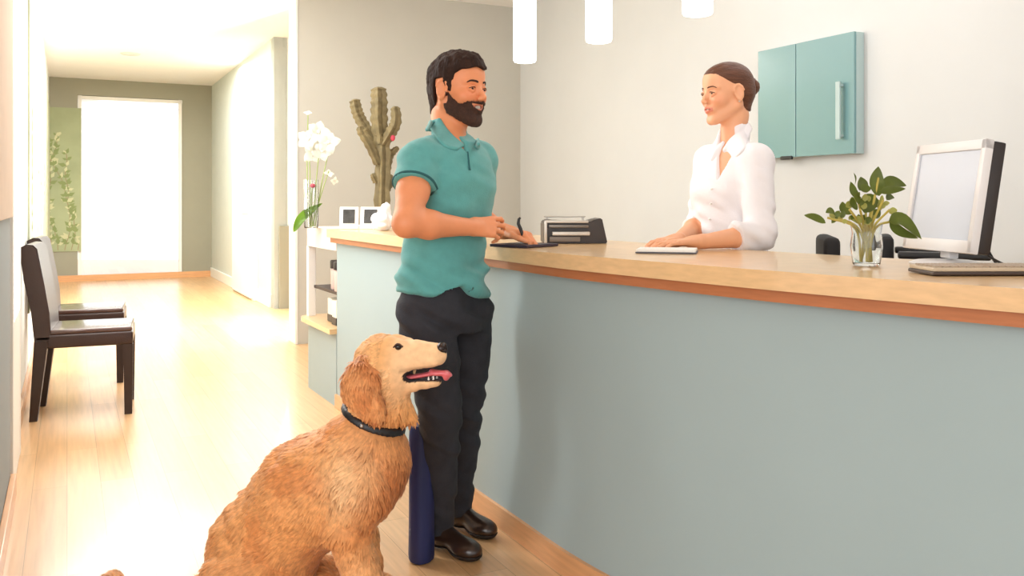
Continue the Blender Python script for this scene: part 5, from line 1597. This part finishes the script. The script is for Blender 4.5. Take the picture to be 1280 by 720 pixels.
def dog_col(v, n):
    px, py, sd = to_px(v)
    c = np.tile(L3((226, 158, 96)), (len(v), 1))
    nz = vnoise(v * np.array([14, 14, 14]))
    c = mixc(c, L3((206, 124, 64)), smoothstep(0.45, 0.8, nz) * 0.6)
    c = mixc(c, L3((240, 192, 140)), blob(px, py, 464, 578, 30, 42) * 0.95)                  # pale shoulder patch, brightened with a painted highlight
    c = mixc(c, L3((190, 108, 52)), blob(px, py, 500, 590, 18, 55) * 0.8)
    c = mixc(c, L3((224, 160, 104)), blob(px, py, 325, 700, 52, 34) * 0.85)                  # thigh
    c = mixc(c, L3((236, 176, 120)), smoothstep(640, 690, py) * smoothstep(405, 425, px) * 0.7)   # foreleg
    hd = smoothstep(510, 490, py) * smoothstep(430, 445, px)
    c = mixc(c, L3((238, 182, 122)), hd * 0.85)  # cream head fur, brightened further as a painted highlight
    c = mixc(c, L3((246, 204, 158)), hd * smoothstep(484, 512, px) * 0.9)
    c = mixc(c, L3((226, 160, 96)), blob(px, py, 512, 508, 18, 22) * 0.7)
    # mouth lining
    lip = (px > 508) & (px < 556) & (py > 457.5) & (py < 478.5) & (np.abs(sd) < 0.060)
    edge = (F_mouth.sample(v) < 0.006)
    c = mixc(c, L3((38, 22, 22)), (lip & edge).astype(float))
    c = mixc(c, L3((120, 70, 44)), smoothstep(4, 0, np.abs(py - 458 + (px - 530) * 0.1)) * (px > 508) * (px < 552) * 0.4)
    return np.clip(c, 0, 1)


F_mouth = Field((-0.42, 2.35, 0.55), (-0.12, 2.85, 0.82), 0.005)
F_mouth.cone(D(516, 468), D(556, 464), mpx(7), mpx(8.5), 0.0, flat=(tuple(SIDE), 3.2)); F_mouth.cone(D(516, 471), D(550, 470), mpx(5), mpx(5), 0.0, flat=(tuple(SIDE), 1.4))
M_fur = mat('golden_fur', (205, 126, 66), 0.75, vary=0.10, scale=50, attr=True, spec=0.25, sheen=0.15)
M_fur_tuft = mat('golden_fur_locks', (205, 126, 66), 0.6, vary=0.16, scale=60, attr=True, spec=0.3, sheen=0.2)
dbody = sdf_obj('body', F, M_fur, dog, col=dog_col, smooth=2, disp=lambda v, n: (vnoise(v * 22) - 0.5) * 0.010 * (to_px(v)[0] < 480) + (vnoise(v * np.array([60, 60, 30])) - 0.5) * 0.004)

# ears
for sg in (-1, 1):
    E = Field((-0.60, 2.25, 0.50), (-0.25, 2.95, 0.86), 0.004)
    o = sg * 0.078
    E.cone(D(466, 447, sg * 0.062), D(468, 470, sg * 0.088), mpx(9), mpx(18), 0.02, flat=(tuple(SIDE), 0.42))
    E.cone(D(467, 470, sg * 0.088), D(476, 499, sg * 0.084), mpx(19), mpx(14), 0.02, flat=(tuple(SIDE), 0.42))
    E.cone(D(462, 460, sg * 0.08), D(458, 480, sg * 0.086), mpx(12), mpx(14), 0.02, flat=(tuple(SIDE), 0.42))
    E.cone(D(477, 495, sg * 0.084), D(484, 510, sg * 0.076), mpx(12), mpx(7), 0.02, flat=(tuple(SIDE), 0.45))
    ear_f = E

    def ear_col(v, n):
        c = np.tile(L3((222, 152, 94)), (len(v), 1)); return mixc(c, L3((198, 120, 66)), smoothstep(0.35, 0.75, vnoise(v * np.array([40, 40, 18]))) * 0.7)
    sdf_obj('ear', E, M_fur_tuft, dog, col=ear_col, smooth=1, disp=lambda v, n: (vnoise(v * np.array([70, 70, 22])) - 0.5) * 0.009)
    if sg == -1: E_near = E

# nose, eyes, tongue, teeth
N_ = Field((-0.26, 2.35, 0.66), (-0.12, 2.75, 0.86), 0.0025)
N_.ell(D(552.5, 435), (mpx(6.5), mpx(9), mpx(7.5)), DN, 0.004); N_.cone(D(556, 436), D(555, 446), mpx(3), mpx(1.8), 0.006)
for sg in (-1, 1): N_.ell(D(558, 436.5, sg * 0.010), (0.006, 0.004, 0.003), DN, 0.002, 'sub')
sdf_obj('nose', N_, mat('dark_brown_dog_nose', (44, 28, 24), 0.25, vary=0.05), dog)
for sg in (-1, 1):
    e_ = surf(F, D(505, 430.5, sg * 0.10), -SIDE * sg)
    bm = new(); bmesh.ops.create_uvsphere(bm, u_segments=16, v_segments=12, radius=0.0105, matrix=Matrix.Translation(e_ + SIDE * sg * -0.004)); eo = obj('eye', bm, mat('black_brown_eye', (26, 16, 12), 0.08, vary=0), dog, True)
    bm = new(); tube(bm, curve_pts([e_ + DIRD * -0.013 + Vector((0, 0, -0.002)) + SIDE * sg * 0.001, e_ + Vector((0, 0, 0.009)) + SIDE * sg * 0.002, e_ + DIRD * 0.014 + Vector((0, 0, 0.000)) - SIDE * sg * 0.004], 5), 0.0028, 6); obj('eyelid', bm, mat('dark_eyelid', (70, 40, 26), 0.6), eo, True)
T_ = Field((-0.36, 2.40, 0.60), (-0.12, 2.82, 0.80), 0.003)
T_.cone(D(516, 471), D(545, 466), 0.021, 0.022, 0.006, flat=(tuple(Vector((0.1, 0, 1)).normalized()), 0.32)); T_.cone(D(545, 466), D(558, 466), 0.022, 0.020, 0.01, flat=(tuple(Vector((0.5, 0, 1)).normalized()), 0.32)); T_.ell(D(558, 470), (0.010, 0.017, 0.014), DN, 0.008)
sdf_obj('tongue', T_, mat('pink_tongue', (222, 108, 116), 0.3, vary=0.05, coat=0.4), dog, smooth=2)
bm = new()
for sg in (-1, 1):
    for k in range(3, 5):
        c = D(522 + k * 5.5, 472.5 - k * 0.4, sg * (0.027 - k * 0.003)); bmesh.ops.create_cone(bm, cap_ends=True, segments=8, radius1=0.0035, radius2=0.001, depth=0.010 if k < 4 else 0.016, matrix=Matrix.Translation(c))
tt_ = obj('teeth', bm, M_teeth, dog, True); tt_['kind'] = 'stuff'

# collar with a steel stud
nk = (D(478, 490) - D(462, 550)).normalized(); cc = D(470, 522)
C_ = F.copy(0.012)
X, Y, Z = C_.full()
nv_ = (X - cc.x) * 0 + 0
cn_ = (Vector((nk.x, nk.y, nk.z)) + DIRD * 0.12).normalized(); cn_ = (Vector((0, 0, 0.95)) + DIRD * 0.40).normalized()
pl_ = np.abs((X - cc.x) * cn_.x + (Y - cc.y) * cn_.y + (Z - cc.z) * cn_.z) - 0.0105
rad_ = np.sqrt((X - cc.x) ** 2 + (Y - cc.y) ** 2 + (Z - cc.z) ** 2) - 0.17
C_.D = np.maximum(np.maximum(C_.D, pl_), np.maximum(rad_, -(F.D + 0.010)))
X = Y = Z = None
collar = sdf_obj('collar', C_, mat('black_dog_collar', (28, 26, 28), 0.4, vary=0.05), dog, smooth=2)
st_ = surf(C_, cc - SIDE * 0.25 + DIRD * 0.0, SIDE)
bm = new(); bmesh.ops.create_icosphere(bm, subdivisions=2, radius=0.006, matrix=Matrix.Translation(st_)); obj('stud', bm, M_metal, collar, True)


# coat: locks of fur laid along the body
def lay_fur(name, o, count, length, parent, seed, colf, skip=None, flow=None, lift=0.16, width=0.0045):
    me = o.data
    nv = len(me.vertices); nf = len(me.polygons)
    co = np.empty(nv * 3, dtype=np.float32); me.vertices.foreach_get('co', co); co = co.reshape(-1, 3).astype(float)
    vi = np.empty(nf * 4, dtype=np.int32); me.loops.foreach_get('vertex_index', vi); vi = vi.reshape(-1, 4)
    nr = vnormals(co, vi)
    r = np.random.default_rng(seed)
    fi = r.integers(0, nf, count); w = r.random((count, 2))
    a, b, c, d = (vi[fi, k] for k in range(4))
    wt = [(1 - w[:, 0]) * (1 - w[:, 1]), w[:, 0] * (1 - w[:, 1]), w[:, 0] * w[:, 1], (1 - w[:, 0]) * w[:, 1]]
    p = sum(co[x] * y[:, None] for x, y in zip((a, b, c, d), wt)); n = sum(nr[x] * y[:, None] for x, y in zip((a, b, c, d), wt)); n /= np.linalg.norm(n, axis=1, keepdims=True)
    px, py, sd = to_px(p)
    fl, ln = flow(px, py, sd, p)
    keep = ln > 0
    if skip is not None: keep &= ~skip(px, py, sd, p)
    p, n, fl, ln, px, py, sd = (x[keep] for x in (p, n, fl, ln, px, py, sd)); m = len(p)
    clump = np.stack([vnoise(p * 18 + 1), vnoise(p * 18 + 20), vnoise(p * 18 + 40)], 1) - 0.5
    fl = fl + clump * (0.15 + 0.75 * np.clip(ln * 1.2 - 0.3, 0, 1))[:, None] + (r.random((m, 3)) - 0.5) * 0.25
    fl = fl - n * (fl * n).sum(1, keepdims=True); fl /= np.linalg.norm(fl, axis=1, keepdims=True) + 1e-9
    sdv = np.cross(fl, n)
    L = ln * length * r.uniform(0.6, 1.25, m); W0 = 0.5 + 0.5 * np.clip(ln, 0, 1)
    W = width * W0 * r.uniform(0.6, 1.3, m)
    prof = ((0.0, -0.10, 0.7), (0.35, 0.55, 1.0), (0.72, 0.95, 0.7), (1.0, 0.85, 0.0))
    verts = []; cols = []
    cc_ = colf(p, n) * (0.88 + 0.24 * r.random(m))[:, None]
    bend = (r.random(m) - 0.5) * 0.35
    for u, hgt, wd in prof:
        ctr = p + fl * (u * L)[:, None] + n * (hgt * lift * L + 0.0005)[:, None] + sdv * (bend * u * u * L)[:, None]
        if wd > 0: verts += [ctr - sdv * (W * wd)[:, None], ctr + n * (W * wd * 0.5)[:, None], ctr + sdv * (W * wd)[:, None]]
        else: verts.append(ctr)
    nvp = len(verts); vv = np.stack(verts, 1).reshape(-1, 3)
    base = (np.arange(m) * nvp)[:, None]
    quads = [(0, 1, 4, 3), (1, 2, 5, 4), (3, 4, 7, 6), (4, 5, 8, 7)]; tris = [(6, 7, 9), (7, 8, 9)]
    q = np.concatenate([base + np.array(x)[None, :] for x in quads]); t = np.concatenate([base + np.array(x)[None, :] for x in tris])
    me2 = bpy.data.meshes.new(name)
    me2.vertices.add(len(vv)); me2.vertices.foreach_set('co', vv.astype(np.float32).ravel())
    me2.loops.add(q.size + t.size); me2.loops.foreach_set('vertex_index', np.concatenate([q.ravel(), t.ravel()]).astype(np.int32))
    me2.polygons.add(len(q) + len(t)); me2.polygons.foreach_set('loop_start', np.concatenate([4 * np.arange(len(q)), q.size + 3 * np.arange(len(t))]).astype(np.int32))
    me2.polygons.foreach_set('use_smooth', np.ones(len(q) + len(t), dtype=bool))
    me2.update(calc_edges=True)
    me2.materials.append(M_fur_tuft)
    at = me2.color_attributes.new('Col', 'FLOAT_COLOR', 'POINT')
    tipc = np.repeat(np.clip(cc_, 0, 1)[:, None, :], nvp, axis=1).reshape(-1, 3)
    at.data.foreach_set('color', np.concatenate([tipc, np.ones((len(tipc), 1))], 1).astype(np.float32).ravel())
    ob = bpy.data.objects.new(name, me2); scene.collection.objects.link(ob); ob.parent = parent; ob.matrix_parent_inverse = dog.matrix_basis.inverted() if parent is dog else Matrix.Identity(4)
    ob['kind'] = 'stuff'
    return ob


dv = np.array([DIRD.x, DIRD.y, 0]); zv = np.array([0, 0, 1.0])


def flow_body(px, py, sd, p):
    """direction the coat lies in and its relative length"""
    along, up = np.full(len(px), -0.75), np.full(len(px), -0.66)
    ln = np.ones(len(px))
    def mixin(m, a, u, l):
        nonlocal along, up, ln
        along = along * (1 - m) + a * m; up = up * (1 - m) + u * m; ln = ln * (1 - m) + l * m
    mixin(blob(px, py, 455, 590, 45, 70), -0.25, -1.0, 1.0)
    mixin(smoothstep(478, 500, px) * smoothstep(530, 560, py), 0.05, -1.0, 1.1)                    # chest
    mixin(smoothstep(405, 415, px) * smoothstep(640, 660, py), -0.25, -1.0, 0.65)                  # forelegs
    mixin(blob(px, py, 318, 705, 60, 40), -0.6, -0.6, 1.0)
    mixin(blob(px, py, 512, 512, 24, 20), 0.45, -0.6, 1.0)                                          # ruff under the throat
    hd = smoothstep(512, 492, py) * smoothstep(430, 440, px)
    mixin(hd, -0.85, -0.55, 0.30)
    mixin(hd * smoothstep(492, 512, px) * (py < 492), -1.0, -0.1, 0.15)
    mixin((px < 228) * 1.0, -0.8, 0.1, 0.7)                                                         # tail
    ln = np.where((px > 500) & (py < 492) | (px > 486) & (py < 455), 0, ln)
    ln = np.where(np.minimum(np.abs(px - 506), 99) + np.abs(py - 430) < 8, 0, ln)
    f = along[:, None] * dv + up[:, None] * zv
    return f, ln


def skip_body(px, py, sd, p):
    return (F_mouth.sample(p) < 0.008) & (px > 505) & (px < 565) & (py > 455) & (py < 482) | (C_.sample(p) < 0.012)


coat = lay_fur('coat', dbody, 70000, 0.042, dog, 3, dog_col, skip_body, flow_body)
for o_ in [c for c in dog.children if c.name.startswith('ear')]:
    lay_fur('ear_fringe', o_, 3500, 0.032, dog, 4, ear_col, None, lambda px, py, sd, p: (0.15 * dv[None, :] - 1.0 * zv[None, :] + 0 * p, np.ones(len(px))), lift=0.12, width=0.004)
